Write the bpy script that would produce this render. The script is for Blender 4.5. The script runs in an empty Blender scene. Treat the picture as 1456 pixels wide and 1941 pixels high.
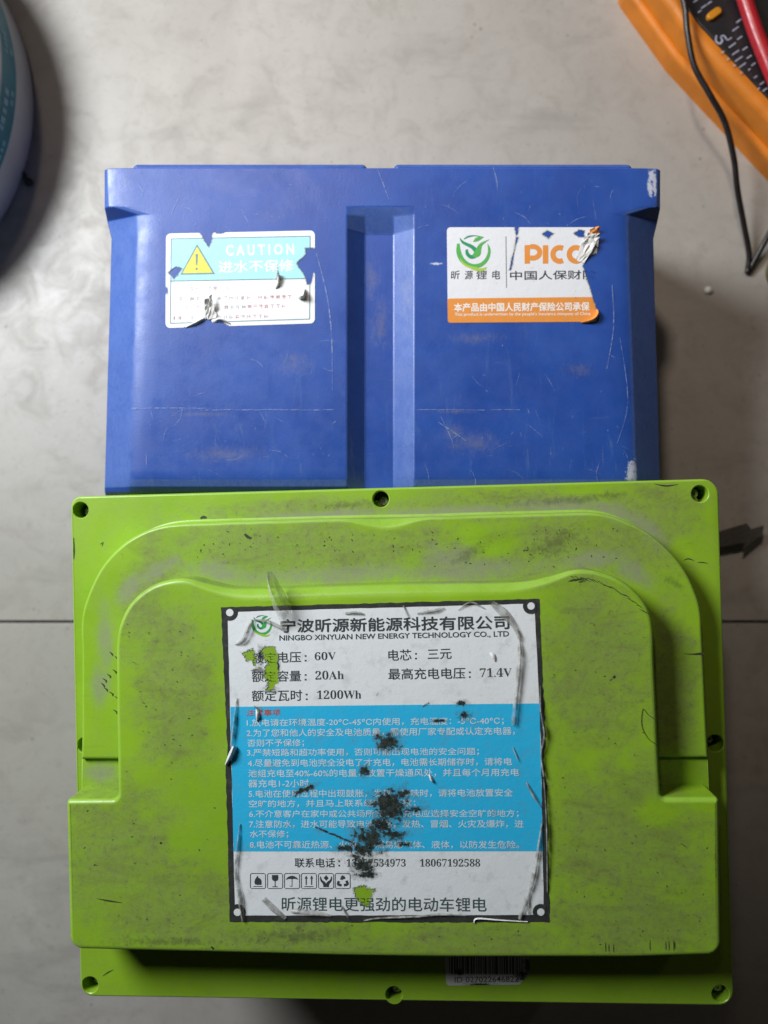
import bpy, bmesh, math, random
from mathutils import Vector, Matrix, Euler
from mathutils.geometry import tessellate_polygon

random.seed(7)
sc = bpy.context.scene
COL = sc.collection
R = math.radians

# ------------------------------------------------------------------ camera, light, exposure
H = 0.62                      # camera height above the tiles
F, CX, CY = 1458.0, 728.0, 970.5
cam = bpy.data.cameras.new('camera')
cam.sensor_fit = 'VERTICAL'
cam.sensor_height = 36.0
cam.lens = 36.0 * F / 1941.0
cam.clip_start, cam.clip_end = 0.01, 50.0
cam.dof.use_dof = True
cam.dof.focus_distance = 0.437
cam.dof.aperture_fstop = 4.6
camo = bpy.data.objects.new('camera', cam)
camo.location = (0, 0, H)
COL.objects.link(camo)
sc.camera = camo

world = bpy.data.worlds.new('World')
sc.world = world
world.use_nodes = True
world.node_tree.nodes['Background'].inputs[0].default_value = (1.0, 0.93, 0.86, 1)
world.node_tree.nodes['Background'].inputs[1].default_value = 0.012


def lamp(name, loc, aim, size, watts, col):
    l = bpy.data.lights.new(name, 'AREA')
    l.shape = 'DISK'
    l.size = size
    l.energy = watts
    l.color = col
    o = bpy.data.objects.new(name, l)
    o.location = loc
    o.rotation_euler = (Vector(aim) - Vector(loc)).to_track_quat('-Z', 'Y').to_euler()
    COL.objects.link(o)
    return o


lamp('key_lamp', (-0.655, 0.48, 0.725), (-0.02, 0.03, 0.1), 0.38, 14.2, (0.92, 0.97, 1.0))
lamp('far_lamp', (0.9, 1.0, 1.4), (0.1, 0.1, 0), 0.06, 0.5, (1.0, 0.86, 0.72))
sl = bpy.data.lights.new('narrow_warm_lamp', 'SPOT')        # warm lamp above the far side; narrowed cone stands in for an unseen person's shadow
sl.energy = 24.0
sl.color = (1.0, 0.84, 0.70)
sl.spot_size = R(46)
sl.spot_blend = 1.0
sl.shadow_soft_size = 0.06
slo = bpy.data.objects.new('narrow_warm_lamp', sl)
slo.location = (-0.32, 0.85, 1.3)
slo.rotation_euler = (Vector((0.20, 0.32, 0)) - Vector(slo.location)).to_track_quat('-Z', 'Y').to_euler()
COL.objects.link(slo)

vs = sc.view_settings
vs.view_transform = 'Standard'
vs.look = 'None'
vs.exposure = 0.0
vs.gamma = 1.0
vs.use_curve_mapping = False


# ------------------------------------------------------------------ measuring helpers
def at(px, py, z=0.0):
    """point at height z that the measured picture position belongs to"""
    d = H - z
    return Vector(((px - CX) * d / F, -(py - CY) * d / F, z))


# pose of the green case: it leans, its right side propped up on a folded strap
GZ = 0.165
_k = (H - GZ) / 0.49
GT = Vector((0.0052 * _k, -0.1474 * _k, GZ))
GR = (Matrix.Rotation(0.0256, 3, 'Z') @ Matrix.Rotation(-0.0632, 3, 'Y') @ Matrix.Rotation(-0.0126, 3, 'X'))
GW, GL = 0.4151 * _k, 0.3260 * _k
GRI = GR.inverted()
H1, H0, H2 = 0.0153, 0.0115, 0.034      # ledge, low ledge, raised panel above the flange


def G(px, py, w=H2):
    """position on the green case (its own axes) at height w above the flange"""
    o = GRI @ (Vector((0, 0, H)) - GT)
    d = GRI @ Vector(((px - CX) / F, -(py - CY) / F, -1.0))
    t = (w - o.z) / d.z
    p = o + d * t
    return (p.x, p.y)


BZ = 0.135                               # height of the blue face
BT = Vector((0, 0.115, 0))
BS = (H - BZ) / F


def B(px, py, z=BZ):
    s = (H - z) / F
    return ((px - CX) * s - BT.x, -(py - CY) * s - BT.y)


# ------------------------------------------------------------------ node helpers
class NT:
    def __init__(self, name):
        self.m = bpy.data.materials.new(name)
        self.m.use_nodes = True
        self.t = self.m.node_tree
        self.t.nodes.clear()
        self.out = self.t.nodes.new('ShaderNodeOutputMaterial')

    def n(self, typ, ins=None, **props):
        nd = self.t.nodes.new(typ)
        for k, v in props.items():
            setattr(nd, k, v)
        for k, v in (ins or {}).items():
            self.put(nd.inputs[k], v)
        return nd

    def put(self, sock, v):
        if hasattr(v, 'is_linked') or hasattr(v, 'links'):
            self.t.links.new(v, sock)
        else:
            if isinstance(v, (tuple, list)) and len(v) == 3 and sock.type == 'RGBA':
                v = (*v, 1)
            sock.default_value = v

    def math(self, op, a, b=0.0, c=0.0, clamp=False):
        nd = self.n('ShaderNodeMath', {0: a, 1: b, 2: c}, operation=op, use_clamp=clamp)
        return nd.outputs[0]

    def coord(self, obj=None):
        nd = self.n('ShaderNodeTexCoord')
        if obj is not None:
            nd.object = obj
        return nd.outputs['Object']

    def mapping(self, vec, loc=(0, 0, 0), rot=(0, 0, 0), scale=(1, 1, 1), typ='POINT'):
        nd = self.n('ShaderNodeMapping', {'Vector': vec, 'Location': loc, 'Rotation': rot, 'Scale': scale}, vector_type=typ)
        return nd.outputs[0]

    def noise(self, vec, scale, detail=4, rough=0.55, dist=0.0):
        nd = self.n('ShaderNodeTexNoise', {'Vector': vec, 'Scale': scale, 'Detail': detail, 'Roughness': rough, 'Distortion': dist})
        return nd.outputs[0]

    def ramp(self, v, a, b, lo=0.0, hi=1.0):
        nd = self.n('ShaderNodeMapRange', {'Value': v, 'From Min': a, 'From Max': b, 'To Min': lo, 'To Max': hi})
        nd.clamp = True
        nd.interpolation_type = 'SMOOTHSTEP'
        return nd.outputs[0]

    def mix(self, f, a, b):
        nd = self.n('ShaderNodeMix', data_type='RGBA')
        self.put(nd.inputs[0], f)
        self.put(nd.inputs[6], a)
        self.put(nd.inputs[7], b)
        return nd.outputs[2]

    def blobs(self, vec, spots):
        """field: 1 in the middle of a spot, 0 on its rim, below outside"""
        best = None
        for (cx, cy, rx, ry, rot) in spots:
            v = self.mapping(vec, (cx, cy, 0), (0, 0, rot), (rx, ry, 1000.0), 'TEXTURE')
            d = self.n('ShaderNodeVectorMath', {0: v}, operation='LENGTH').outputs['Value']
            best = d if best is None else self.math('MINIMUM', best, d)
        return self.math('SUBTRACT', 1.0, best)

    def polys(self, vec, plist, unit):
        """field: depth inside the nearest convex polygon, in units (negative outside)"""
        best = None
        for poly in plist:
            poly = ccw(poly)
            inside = None
            for a, b in zip(poly, poly[1:] + poly[:1]):
                e = Vector((b[0] - a[0], b[1] - a[1]))
                e.normalize()
                nx, ny = -e.y, e.x
                d = self.n('ShaderNodeVectorMath', {0: vec, 1: (nx / unit, ny / unit, 0)}, operation='DOT_PRODUCT').outputs['Value']
                d = self.math('SUBTRACT', d, (nx * a[0] + ny * a[1]) / unit)
                inside = d if inside is None else self.math('MINIMUM', inside, d)
            best = inside if best is None else self.math('MAXIMUM', best, inside)
        return best

    def bsdf(self, **ins):
        nd = self.n('ShaderNodeBsdfPrincipled')
        for k, v in ins.items():
            self.put(nd.inputs[k.replace('_', ' ')], v)
        return nd

    def bump(self, h, strength, dist):
        nd = self.n('ShaderNodeBump', {'Height': h, 'Strength': strength, 'Distance': dist})
        return nd.outputs[0]

    def done(self, shader):
        self.t.links.new(shader, self.out.inputs[0])
        return self.m


def grow(spots, k):
    return [(a, b, rx * k, ry * k, r) for a, b, rx, ry, r in spots]


def gspots(lst, w=H2):
    """spots measured in the picture -> spots on the green case"""
    s = (H - GZ - w) / F
    out = []
    for (px, py, rx, ry, *rot) in lst:
        u, v = G(px, py, w)
        out.append((u, v, rx * s, ry * s, rot[0] if rot else 0.0))
    return out


def bspots(lst):
    return [(*B(px, py), rx * BS, ry * BS, rot[0] if rot else 0.0) for (px, py, rx, ry, *rot) in lst]


def plain(name, col, rough=0.5, metal=0.0, var=0.12, scale=60.0, bump=0.0, spec=0.5):
    t = NT(name)
    c = t.coord()
    n = t.noise(c, scale, 5)
    f = t.ramp(n, 0.3, 0.7, 1 - var, 1 + var * 0.6)
    colr = t.n('ShaderNodeVectorMath', {0: tuple(col), 1: (1, 1, 1)}, operation='MULTIPLY')
    sc_ = t.n('ShaderNodeVectorMath', {0: colr.outputs[0]}, operation='SCALE')
    t.put(sc_.inputs['Scale'], f)
    b = t.bsdf(Base_Color=sc_.outputs[0], Roughness=t.ramp(t.noise(c, scale * 3, 3), 0.3, 0.7, rough - 0.06, rough + 0.08), Metallic=metal)
    b.inputs['Specular IOR Level'].default_value = spec
    if bump:
        t.put(b.inputs['Normal'], t.bump(t.noise(c, scale * 8, 3), bump, 0.001))
    return t.done(b.outputs[0])


# ------------------------------------------------------------------ mesh helpers
def mesh_obj(name, verts, faces, mat, parent=None, smooth=None, weighted=True):
    me = bpy.data.meshes.new(name)
    me.from_pydata([tuple(v) for v in verts], [], faces)
    me.update()
    if mat:
        me.materials.append(mat)
    o = bpy.data.objects.new(name, me)
    COL.objects.link(o)
    if parent:
        o.parent = parent
    if smooth is not None:
        for p in me.polygons:
            p.use_smooth = True
        me.set_sharp_from_angle(angle=R(smooth))
        if weighted:
            w = o.modifiers.new('normals', 'WEIGHTED_NORMAL')
            w.keep_sharp = True
    return o


def empty(name, loc, label, cat, group=None, rot=None):
    o = bpy.data.objects.new(name, None)
    o.location = loc
    if rot is not None:
        o.rotation_euler = rot
    o['label'] = label
    o['category'] = cat
    if group:
        o['group'] = group
    COL.objects.link(o)
    return o


def tag(o, label, cat):
    o['label'] = label
    o['category'] = cat
    return o


def inward(loop):
    """inward unit normals of a counter-clockwise loop"""
    n = len(loop)
    res = []
    for i in range(n):
        a, b, c = Vector(loop[i - 1]), Vector(loop[i]), Vector(loop[(i + 1) % n])
        e1, e2 = (b - a), (c - b)
        if e1.length < 1e-9:
            e1 = e2
        if e2.length < 1e-9:
            e2 = e1
        e1, e2 = e1.normalized(), e2.normalized()
        n1, n2 = Vector((-e1.y, e1.x)), Vector((-e2.y, e2.x))
        m = n1 + n2
        if m.length < 1e-6:
            m = n1
        m = m.normalized()
        res.append(m / max(0.5, m.dot(n1)))
    return res


def area(loop):
    return sum(loop[i - 1][0] * loop[i][1] - loop[i][0] * loop[i - 1][1] for i in range(len(loop))) / 2


def ccw(loop):
    return list(loop) if area(loop) > 0 else list(reversed(loop))


def rounded(pts, segs=6):
    """polygon with (x, y, r) corners -> points with arcs"""
    n = len(pts)
    out = []
    for i in range(n):
        x, y, r = pts[i]
        p = Vector((x, y))
        if r <= 0:
            out.append((x, y))
            continue
        a = Vector(pts[i - 1][:2]) - p
        b = Vector(pts[(i + 1) % n][:2]) - p
        a.normalize(); b.normalize()
        ang = a.angle(b)
        t = r / math.tan(ang / 2)
        cen = p + (a + b).normalized() * (r / math.sin(ang / 2))
        p0, p1 = p + a * t, p + b * t
        a0 = math.atan2(p0.y - cen.y, p0.x - cen.x)
        a1 = math.atan2(p1.y - cen.y, p1.x - cen.x)
        d = (a1 - a0 + math.pi) % (2 * math.pi) - math.pi
        for k in range(segs + 1):
            q = a0 + d * k / segs
            out.append((cen.x + r * math.cos(q), cen.y + r * math.sin(q)))
    return out


def spline(pts, per=6):
    """open Catmull-Rom through pts"""
    out = []
    n = len(pts)
    for i in range(n - 1):
        p0, p1, p2, p3 = pts[max(0, i - 1)], pts[i], pts[i + 1], pts[min(n - 1, i + 2)]
        for k in range(per):
            t = k / per
            out.append(tuple(0.5 * ((2 * b) + (-a + c) * t + (2 * a - 5 * b + 4 * c - d) * t * t + (-a + 3 * b - 3 * c + d) * t ** 3)
                             for a, b, c, d in zip(p0, p1, p2, p3)))
    out.append(tuple(pts[-1]))
    return out


def prism(name, outer, z0, z1, mat, parent, bev=0.002, segs=4, fac=None, fillet=0.0, holes=(), bottom=False, smooth=32):
    """solid with the given outline, rounded upper edge, soft foot and counterbored holes (loop, depth)"""
    if area(outer) < 0:
        outer = list(reversed(outer))
        if fac:
            fac = list(reversed(fac))
    n = len(outer)
    nrm = inward(outer)
    fac = fac or [1.0] * n
    verts, faces = [], []
    rings = []
    if fillet:
        for k in range(4):
            a = math.pi / 2 * k / 3
            rings.append((-fillet * (1 - math.sin(a)), z0 + fillet * (1 - math.cos(a)), False))
    else:
        rings.append((0.0, z0, False))
    for k in range(segs + 1):
        a = math.pi / 2 * k / segs
        rings.append((bev * (1 - math.cos(a)), z1 - bev + bev * math.sin(a), True))
    idx = []
    for off, z, sc_ in rings:
        row = []
        for i in range(n):
            f = fac[i] if sc_ else 1.0
            p = Vector(outer[i]) + nrm[i] * off * f
            zz = z
            if sc_:
                zz = z1 - (z1 - z) * min(f, (z1 - z0) * 0.9 / max(bev, 1e-6))
            row.append(len(verts))
            verts.append((p.x, p.y, zz))
        idx.append(row)
    for a, b in zip(idx[:-1], idx[1:]):
        for i in range(n):
            j = (i + 1) % n
            faces.append((a[i], a[j], b[j], b[i]))
    caps = [idx[-1]]
    for loop, depth in holes:
        loop = ccw(loop)
        hn = inward(loop)
        hb = 0.0005
        r0 = []
        for i, p in enumerate(loop):
            q = Vector(p) - hn[i] * hb
            r0.append(len(verts)); verts.append((q.x, q.y, z1))
        r1 = []
        for p in loop:
            r1.append(len(verts)); verts.append((p[0], p[1], z1 - hb))
        r2 = []
        for p in loop:
            r2.append(len(verts)); verts.append((p[0], p[1], z1 - depth))
        m = len(loop)
        for a, b in ((r0, r1), (r1, r2)):
            for i in range(m):
                j = (i + 1) % m
                faces.append((a[j], a[i], b[i], b[j]))
        faces.append(tuple(r2))
        caps.append(r0)
    flat = [i for c in caps for i in c]
    for tri in tessellate_polygon([[Vector(verts[i]) for i in c] for c in caps]):
        t = tuple(flat[k] for k in tri)
        a, b, c = (Vector(verts[k]) for k in t)
        if (b - a).cross(c - a).z < 0:
            t = (t[0], t[2], t[1])
        faces.append(t)
    if bottom:
        faces.append(tuple(reversed(idx[0])))
    return mesh_obj(name, verts, faces, mat, parent, smooth)


def sheet(name, loop, z, mat, parent, holes=()):
    loop = ccw(loop)
    loops = [loop] + [ccw(h) for h in holes]
    pts = [p for l in loops for p in l]
    verts = [(p[0], p[1], z) for p in pts]
    faces = []
    for tri in tessellate_polygon([[Vector((p[0], p[1], 0)) for p in l] for l in loops]):
        a, b, c = (Vector(verts[k]) for k in tri)
        faces.append(tuple(tri) if (b - a).cross(c - a).z > 0 else (tri[0], tri[2], tri[1]))
    return mesh_obj(name, verts, faces, mat, parent)


def circle(cx, cy, r, n=28, a0=0, a1=2 * math.pi):
    full = abs(a1 - a0 - 2 * math.pi) < 1e-6
    m = n if full else n + 1
    return [(cx + r * math.cos(a0 + (a1 - a0) * i / n), cy + r * math.sin(a0 + (a1 - a0) * i / n)) for i in range(m)]


def tube(name, pts, r, mat, parent=None, sides=10, per=6, radii=None):
    """round cord through 3D points"""
    path = [Vector(p) for p in spline(pts, per)]
    if radii:
        rr = [x[0] for x in spline([(q,) for q in radii], per)]
    else:
        rr = [r] * len(path)
    verts, faces = [], []
    up = Vector((0, 0, 1))
    prev = None
    for i, p in enumerate(path):
        d = (path[min(i + 1, len(path) - 1)] - path[max(0, i - 1)]).normalized()
        if prev is None:
            x = d.cross(up)
            if x.length < 1e-4:
                x = d.cross(Vector((1, 0, 0)))
        else:
            x = prev - d * prev.dot(d)
        x.normalize()
        prev = x
        y = d.cross(x)
        for k in range(sides):
            a = 2 * math.pi * k / sides
            verts.append(p + (x * math.cos(a) + y * math.sin(a)) * rr[i])
    m = len(path)
    for i in range(m - 1):
        for k in range(sides):
            j = (k + 1) % sides
            faces.append((i * sides + k, i * sides + j, (i + 1) * sides + j, (i + 1) * sides + k))
    faces.append(tuple(reversed(range(sides))))
    faces.append(tuple(range((m - 1) * sides, m * sides)))
    return mesh_obj(name, verts, faces, mat, parent, 50, weighted=False)


def lathe(name, prof, mat, parent, cx=0, cy=0, n=96, smooth=35):
    verts, faces = [], []
    for r, z in prof:
        for i in range(n):
            a = 2 * math.pi * i / n
            verts.append((cx + r * math.cos(a), cy + r * math.sin(a), z))
    for k in range(len(prof) - 1):
        for i in range(n):
            j = (i + 1) % n
            faces.append((k * n + i, k * n + j, (k + 1) * n + j, (k + 1) * n + i))
    return mesh_obj(name, verts, faces, mat, parent, smooth, weighted=False)


def strokes(name, lst, z, mat, parent, fn):
    """flat brush strokes: lists of (px, py, width px); fn maps a picture position to the surface"""
    verts, faces = [], []
    for li, (pts, per) in enumerate(lst):
        path = spline(pts, per)
        base = len(verts)
        for i, (x, y, w) in enumerate(path):
            a = path[max(0, i - 1)]; b = path[min(len(path) - 1, i + 1)]
            d = Vector((b[0] - a[0], b[1] - a[1]))
            if d.length < 1e-6:
                d = Vector((1, 0))
            d.normalize()
            nx, ny = -d.y * w / 2, d.x * w / 2
            for s in (1, -1):
                u, v = fn(x + nx * s, y + ny * s)
                verts.append((u, v, z + li * 2e-6))
        for i in range(len(path) - 1):
            faces.append((base + 2 * i, base + 2 * i + 1, base + 2 * i + 3, base + 2 * i + 2))
    return mesh_obj(name, verts, faces, mat, parent)


def ribbon(name, pts, mat, parent, fn, z0, tilt=0.0, per=5):
    """lifted fold of film: (px, py, width px, lift m, twist)"""
    path = spline(pts, per)
    verts, faces = [], []
    cols = 5
    for i, (x, y, w, lift) in enumerate(path):
        a = path[max(0, i - 1)]; b = path[min(len(path) - 1, i + 1)]
        d = Vector((b[0] - a[0], b[1] - a[1])).normalized()
        nx, ny = -d.y, d.x
        for k in range(cols):
            s = k / (cols - 1) - 0.5
            u, v = fn(x + nx * w * s, y + ny * w * s)
            prof = (1 - (2 * s) ** 2)
            verts.append((u, v, z0 + lift * prof + tilt * lift * (s + 0.5) + random.uniform(-1, 1) * lift * 0.08))
    for i in range(len(path) - 1):
        for k in range(cols - 1):
            q = i * cols + k
            faces.append((q, q + 1, q + cols + 1, q + cols))
    o = mesh_obj(name, verts, faces, mat, parent, 60, weighted=False)
    return o


SERIF = {}
for i in range(10):
    SERIF[str(i)] = chr(0x1D7CE + i)
for i in range(26):
    SERIF[chr(65 + i)] = chr(0x1D400 + i)
    SERIF[chr(97 + i)] = chr(0x1D41A + i)


def text_mesh(s, offset=0.0, res=3):
    c = bpy.data.curves.new('print', 'FONT')
    c.body = s
    c.size = 1
    c.offset = offset
    c.resolution_u = res
    o = bpy.data.objects.new('print', c)
    COL.objects.link(o)
    dg = bpy.context.evaluated_depsgraph_get()
    me = bpy.data.meshes.new_from_object(o.evaluated_get(dg))
    bpy.data.objects.remove(o)
    bpy.data.curves.remove(c)
    return me


def text(s, bl, br, h, z, mat, parent, fn, offset=0.0, serif=False, bold=0.0, name='text_line', shear=0.0):
    """lettering fitted between two picture positions on a surface"""
    if serif:
        s = ''.join(SERIF.get(ch, ch) for ch in s)
        offset = offset - 0.006
    me = text_mesh(s, offset)
    vs_ = [v.co.copy() for v in me.vertices]
    x0, x1 = min(v.x for v in vs_), max(v.x for v in vs_)
    y0, y1 = min(v.y for v in vs_), max(v.y for v in vs_)
    dx, dy = br[0] - bl[0], br[1] - bl[1]
    L = math.hypot(dx, dy)
    ux, uy = dx / L, dy / L
    P0, P1 = Vector(fn(*bl)), Vector(fn(*br))
    P2 = Vector(fn(bl[0] + uy * h, bl[1] - ux * h))
    faces0 = [tuple(p.vertices) for p in me.polygons]
    verts, faces = [], []
    em = h / (y1 - y0)
    shifts = [(0, 0)] if not bold else [(-bold, 0), (bold, 0), (0, bold), (0, -bold)]
    for k, (sx, sy) in enumerate(shifts):
        base = len(verts)
        for v in vs_:
            a = (v.x - x0) / (x1 - x0) + sx * em / L + shear * (v.y - y0) / (x1 - x0)
            b = (v.y - y0) / (y1 - y0) + sy * em / h
            p = P0 + (P1 - P0) * a + (P2 - P0) * b
            verts.append((p.x, p.y, z + k * 4e-6))
        faces += [tuple(base + i for i in f) for f in faces0]
    bpy.data.meshes.remove(me)
    o = mesh_obj(name, verts, faces, mat, parent)
    return o


# ------------------------------------------------------------------ floor
t = NT('tile_glaze')
c = t.coord()
wpos = t.n('ShaderNodeNewGeometry').outputs['Position']
big = t.noise(wpos, 5.0, 6, 0.6, 0.6)
mid = t.noise(wpos, 38.0, 6, 0.65, 0.8)
fin = t.noise(wpos, 420.0, 3, 0.6)
col = t.mix(t.ramp(big, 0.32, 0.68), (0.395, 0.368, 0.335), (0.465, 0.438, 0.405))
col = t.mix(t.ramp(mid, 0.45, 0.72, 0, 0.55), col, (0.33, 0.298, 0.265))
col = t.mix(t.ramp(fin, 0.55, 0.8, 0, 0.25), col, (0.34, 0.32, 0.30))
speck = t.n('ShaderNodeTexVoronoi', {'Vector': wpos, 'Scale': 70.0, 'Randomness': 1.0})
spm = t.math('MULTIPLY', t.ramp(speck.outputs['Distance'], 0.05, 0.13, 1, 0), t.ramp(t.noise(wpos, 14.0, 2), 0.52, 0.62))
col = t.mix(t.math('MULTIPLY', spm, 0.55), col, (0.16, 0.14, 0.12))
gr2 = t.noise(wpos, 1500.0, 2, 0.6)
col = t.mix(t.ramp(gr2, 0.60, 0.75, 0, 0.30), col, (0.25, 0.23, 0.20))
gr3 = t.noise(wpos, 170.0, 6, 0.75, 0.5)
col = t.mix(t.ramp(gr3, 0.54, 0.72, 0, 0.50), col, (0.27, 0.245, 0.215))
smear = t.noise(t.mapping(wpos, scale=(9, 30, 1), rot=(0, 0, 0.6)), 1.0, 5, 0.6, 0.4)
col = t.mix(t.ramp(smear, 0.52, 0.74, 0, 0.45), col, (0.26, 0.24, 0.22))
rg = t.ramp(mid, 0.3, 0.7, 0.36, 0.56)
b = t.bsdf(Base_Color=col, Roughness=rg)
b.inputs['Specular IOR Level'].default_value = 0.35
t.put(b.inputs['Normal'], t.bump(t.noise(wpos, 90.0, 5, 0.6), 0.12, 0.001))
M_TILE = t.done(b.outputs[0])
M_GROUT = plain('grout', (0.10, 0.092, 0.085), 0.9, var=0.3, scale=200)

floor = mesh_obj('floor', [(-2, -2, -0.0022), (2, -2, -0.0022), (2, 2, -0.0022), (-2, 2, -0.0022)], [(0, 1, 2, 3)], M_GROUT)
floor['kind'] = 'structure'
JY = at(0, 1179).y
TS, GAP = 0.80, 0.0024
for ix in (-1, 0, 1):
    for iy in (-1, 0):
        x0, y0 = -0.41 + ix * TS + GAP / 2, JY + iy * TS + GAP / 2
        x1, y1 = x0 + TS - GAP, y0 + TS - GAP
        prism('tile', [(x0, y0), (x1, y0), (x1, y1), (x0, y1)], -0.0021, 0.0, M_TILE, floor, bev=0.0007, segs=3)

# ------------------------------------------------------------------ blue battery case
blue = empty('battery_case', BT, 'scuffed blue plastic battery case with central groove and two torn stickers, behind the green case', 'battery',
             'battery cases on the floor')
t = NT('blue_plastic')
c = t.coord(blue)
big = t.noise(c, 22.0, 5, 0.6)
col = t.mix(t.ramp(big, 0.3, 0.7), (0.014, 0.062, 0.32), (0.022, 0.086, 0.39))
scuff = t.noise(t.mapping(c, scale=(160, 28, 60), rot=(0, 0, 0.12)), 1.0, 5, 0.7, 0.5)
low = t.ramp(t.n('ShaderNodeSeparateXYZ', {0: c}).outputs[1], B(0, 900)[1], B(0, 560)[1], 1.0, 0.35)
scf = t.math('MULTIPLY', t.ramp(scuff, 0.56, 0.76, 0, 0.6), low)
col = t.mix(scf, col, (0.10, 0.17, 0.38))
sc2 = t.noise(t.mapping(c, scale=(30, 420, 60), rot=(0, 0, 0.5)), 1.0, 4, 0.7, 0.2)
col = t.mix(t.ramp(sc2, 0.66, 0.78, 0, 0.4), col, (0.20, 0.26, 0.45))
grime = t.noise(t.mapping(c, scale=(1.0, 0.6, 1.0)), 330.0, 8, 0.8, 0.8)
dust = t.blobs(c, bspots([(722, 610, 34, 85), (705, 520, 26, 70), (770, 560, 20, 90), (1095, 700, 46, 26), (900, 640, 90, 20), (380, 785, 90, 9), (860, 780, 90, 7), (560, 690, 60, 40), (430, 860, 150, 30), (900, 840, 90, 40), (860, 820, 40, 30)]))
dustm = t.ramp(t.math('ADD', dust, t.math('MULTIPLY', t.math('SUBTRACT', grime, 0.5), 2.6)), 0.25, 1.5, 0, 0.42)
col = t.mix(dustm, col, (0.24, 0.21, 0.19))
chip = t.blobs(c, bspots([(1236, 332, 10, 18), (1233, 355, 8, 26, 0.05), (1198, 895, 14, 34, -0.18), (1206, 905, 7, 44), (826, 500, 16, 3.5), (1242, 348, 5, 40)]))
chn = t.noise(c, 520.0, 6, 0.8)
chipm = t.ramp(t.math('ADD', chip, t.math('MULTIPLY', t.math('SUBTRACT', chn, 0.5), 2.4)), 0.22, 0.60, 0, 0.9)
col = t.mix(chipm, col, (0.62, 0.64, 0.74))
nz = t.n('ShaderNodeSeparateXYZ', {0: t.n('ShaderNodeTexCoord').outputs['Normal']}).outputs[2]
edge_highlight = t.math('MULTIPLY', t.ramp(nz, 0.90, 0.985, 1, 0), t.ramp(nz, 0.74, 0.82))  # painted highlight: bevelled edges of the blue case made paler
edge_highlight = t.math('MULTIPLY', edge_highlight, t.ramp(grime, 0.3, 0.6, 0.5, 1.0))
col = t.mix(t.math('MULTIPLY', edge_highlight, 0.45), col, (0.16, 0.24, 0.52))
rg = t.math('SUBTRACT', t.ramp(t.noise(c, 60.0, 5, 0.65), 0.3, 0.7, 0.36, 0.50), t.math('MULTIPLY', edge_highlight, 0.08))
b = t.bsdf(Base_Color=col, Roughness=rg)
bh = t.math('ADD', t.noise(c, 900.0, 3), t.math('MULTIPLY', scuff, 0.8))
b.inputs['Specular IOR Level'].default_value = 0.6
t.put(b.inputs['Normal'], t.bump(bh, 0.10, 0.0006))
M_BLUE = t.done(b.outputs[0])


def blue_body():
    # per section: picture y, side px, face-edge px, drop of the face, chamfer drop, groove depth
    cols = []
    secs = [
        (318, 198, 203, 0.0000, 0.0030, 0.0, 0),
        (350, 198, 204, 0.0000, 0.0032, 0.0, 0),
        (391, 198, 206, 0.0000, 0.0035, 0.0, 0),
        (406, 203, 256, 0.0000, 0.0120, 0.0032, 1),
        (434, 211, 257, 0.0000, 0.0170, 0.0095, 1),
        (560, 208, 253, 0.0000, 0.0170, 0.0095, 1),
        (700, 204, 248, 0.0000, 0.0170, 0.0095, 1),
        (890, 199, 242, 0.0000, 0.0170, 0.0095, 1),
        (908, 198.5, 241, 0.0008, 0.0170, 0.0095, 1),
        (922, 198, 241, 0.0030, 0.0175, 0.0095, 1),
        (932, 198, 241, 0.0070, 0.0190, 0.0095, 1),
        (938, 199, 241, 0.0140, 0.0240, 0.0160, 1),
    ]
    verts, faces = [], []
    n = 0
    mx = 725.0
    for (py, side, edge, drop, cd, gd, full) in secs:
        roll = 0.0026 if full else 0.0010
        row = []
        half = [
            (side, 0.0), (side, BZ - cd), (edge, BZ - drop - roll), (edge + 6, BZ - drop - roll * 0.62), (edge + 14, BZ - drop - roll * 0.32), (edge + 28, BZ - drop - roll * 0.10), (edge + 52, BZ - drop),
        ]
        y = B(0, py)[1]
        g = [(657, 0), (692, gd), (746, gd), (785, 0)]
        for px, z in half:
            row.append(((px - CX) * (H - max(z, half[1][1])) / F, y, z))
        for px, d in g:
            zz = BZ - max(drop, d) if d else BZ - drop
            row.append(((px - CX) * (H - zz) / F, y, zz))
        for px, z in reversed(half):
            row.append(((2 * mx - px - CX) * (H - max(z, half[1][1])) / F, y, z))
        n = len(row)
        verts += row
    for k in range(len(secs) - 1):
        for i in range(n - 1):
            a = k * n + i
            faces.append((a, a + n, a + n + 1, a + 1))
    faces.append(tuple(range(n)))
    last = (len(secs) - 1) * n
    faces.append(tuple(reversed(range(last, last + n))))
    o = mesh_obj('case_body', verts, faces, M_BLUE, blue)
    me = o.data
    bm = bmesh.new(); bm.from_mesh(me)
    bmesh.ops.recalc_face_normals(bm, faces=bm.faces)
    bm.to_mesh(me); bm.free()
    bv = o.modifiers.new('edges', 'BEVEL')
    bv.width = 0.0016; bv.segments = 4; bv.limit_method = 'ANGLE'; bv.angle_limit = R(17)
    for p in me.polygons:
        p.use_smooth = True
    w = o.modifiers.new('normals', 'WEIGHTED_NORMAL')
    return o


blue_body()
for (xa, xb) in ((246, 696), (746, 1204)):
    x0, x1 = (xa - CX) * BS, (xb - CX) * BS
    yb = B(0, 318)[1]
    # a lid panel seen edge-on: outline in x/z, standing out of the end of the case
    lo = rounded([(x0, 0.018, 0.004), (x1, 0.018, 0.004), (x1, BZ - 0.0035, 0.0035), (x0, BZ - 0.0035, 0.0035)])
    p = prism('lid_panel', lo, -0.002, 0.0048, M_BLUE, blue, bev=0.0036, segs=6)
    # prism grows along +z: turn it so that it grows along +y
    for v in p.data.vertices:
        x, y, z = v.co
        v.co = (x, yb + z, y)
    p.data.flip_normals()

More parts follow.
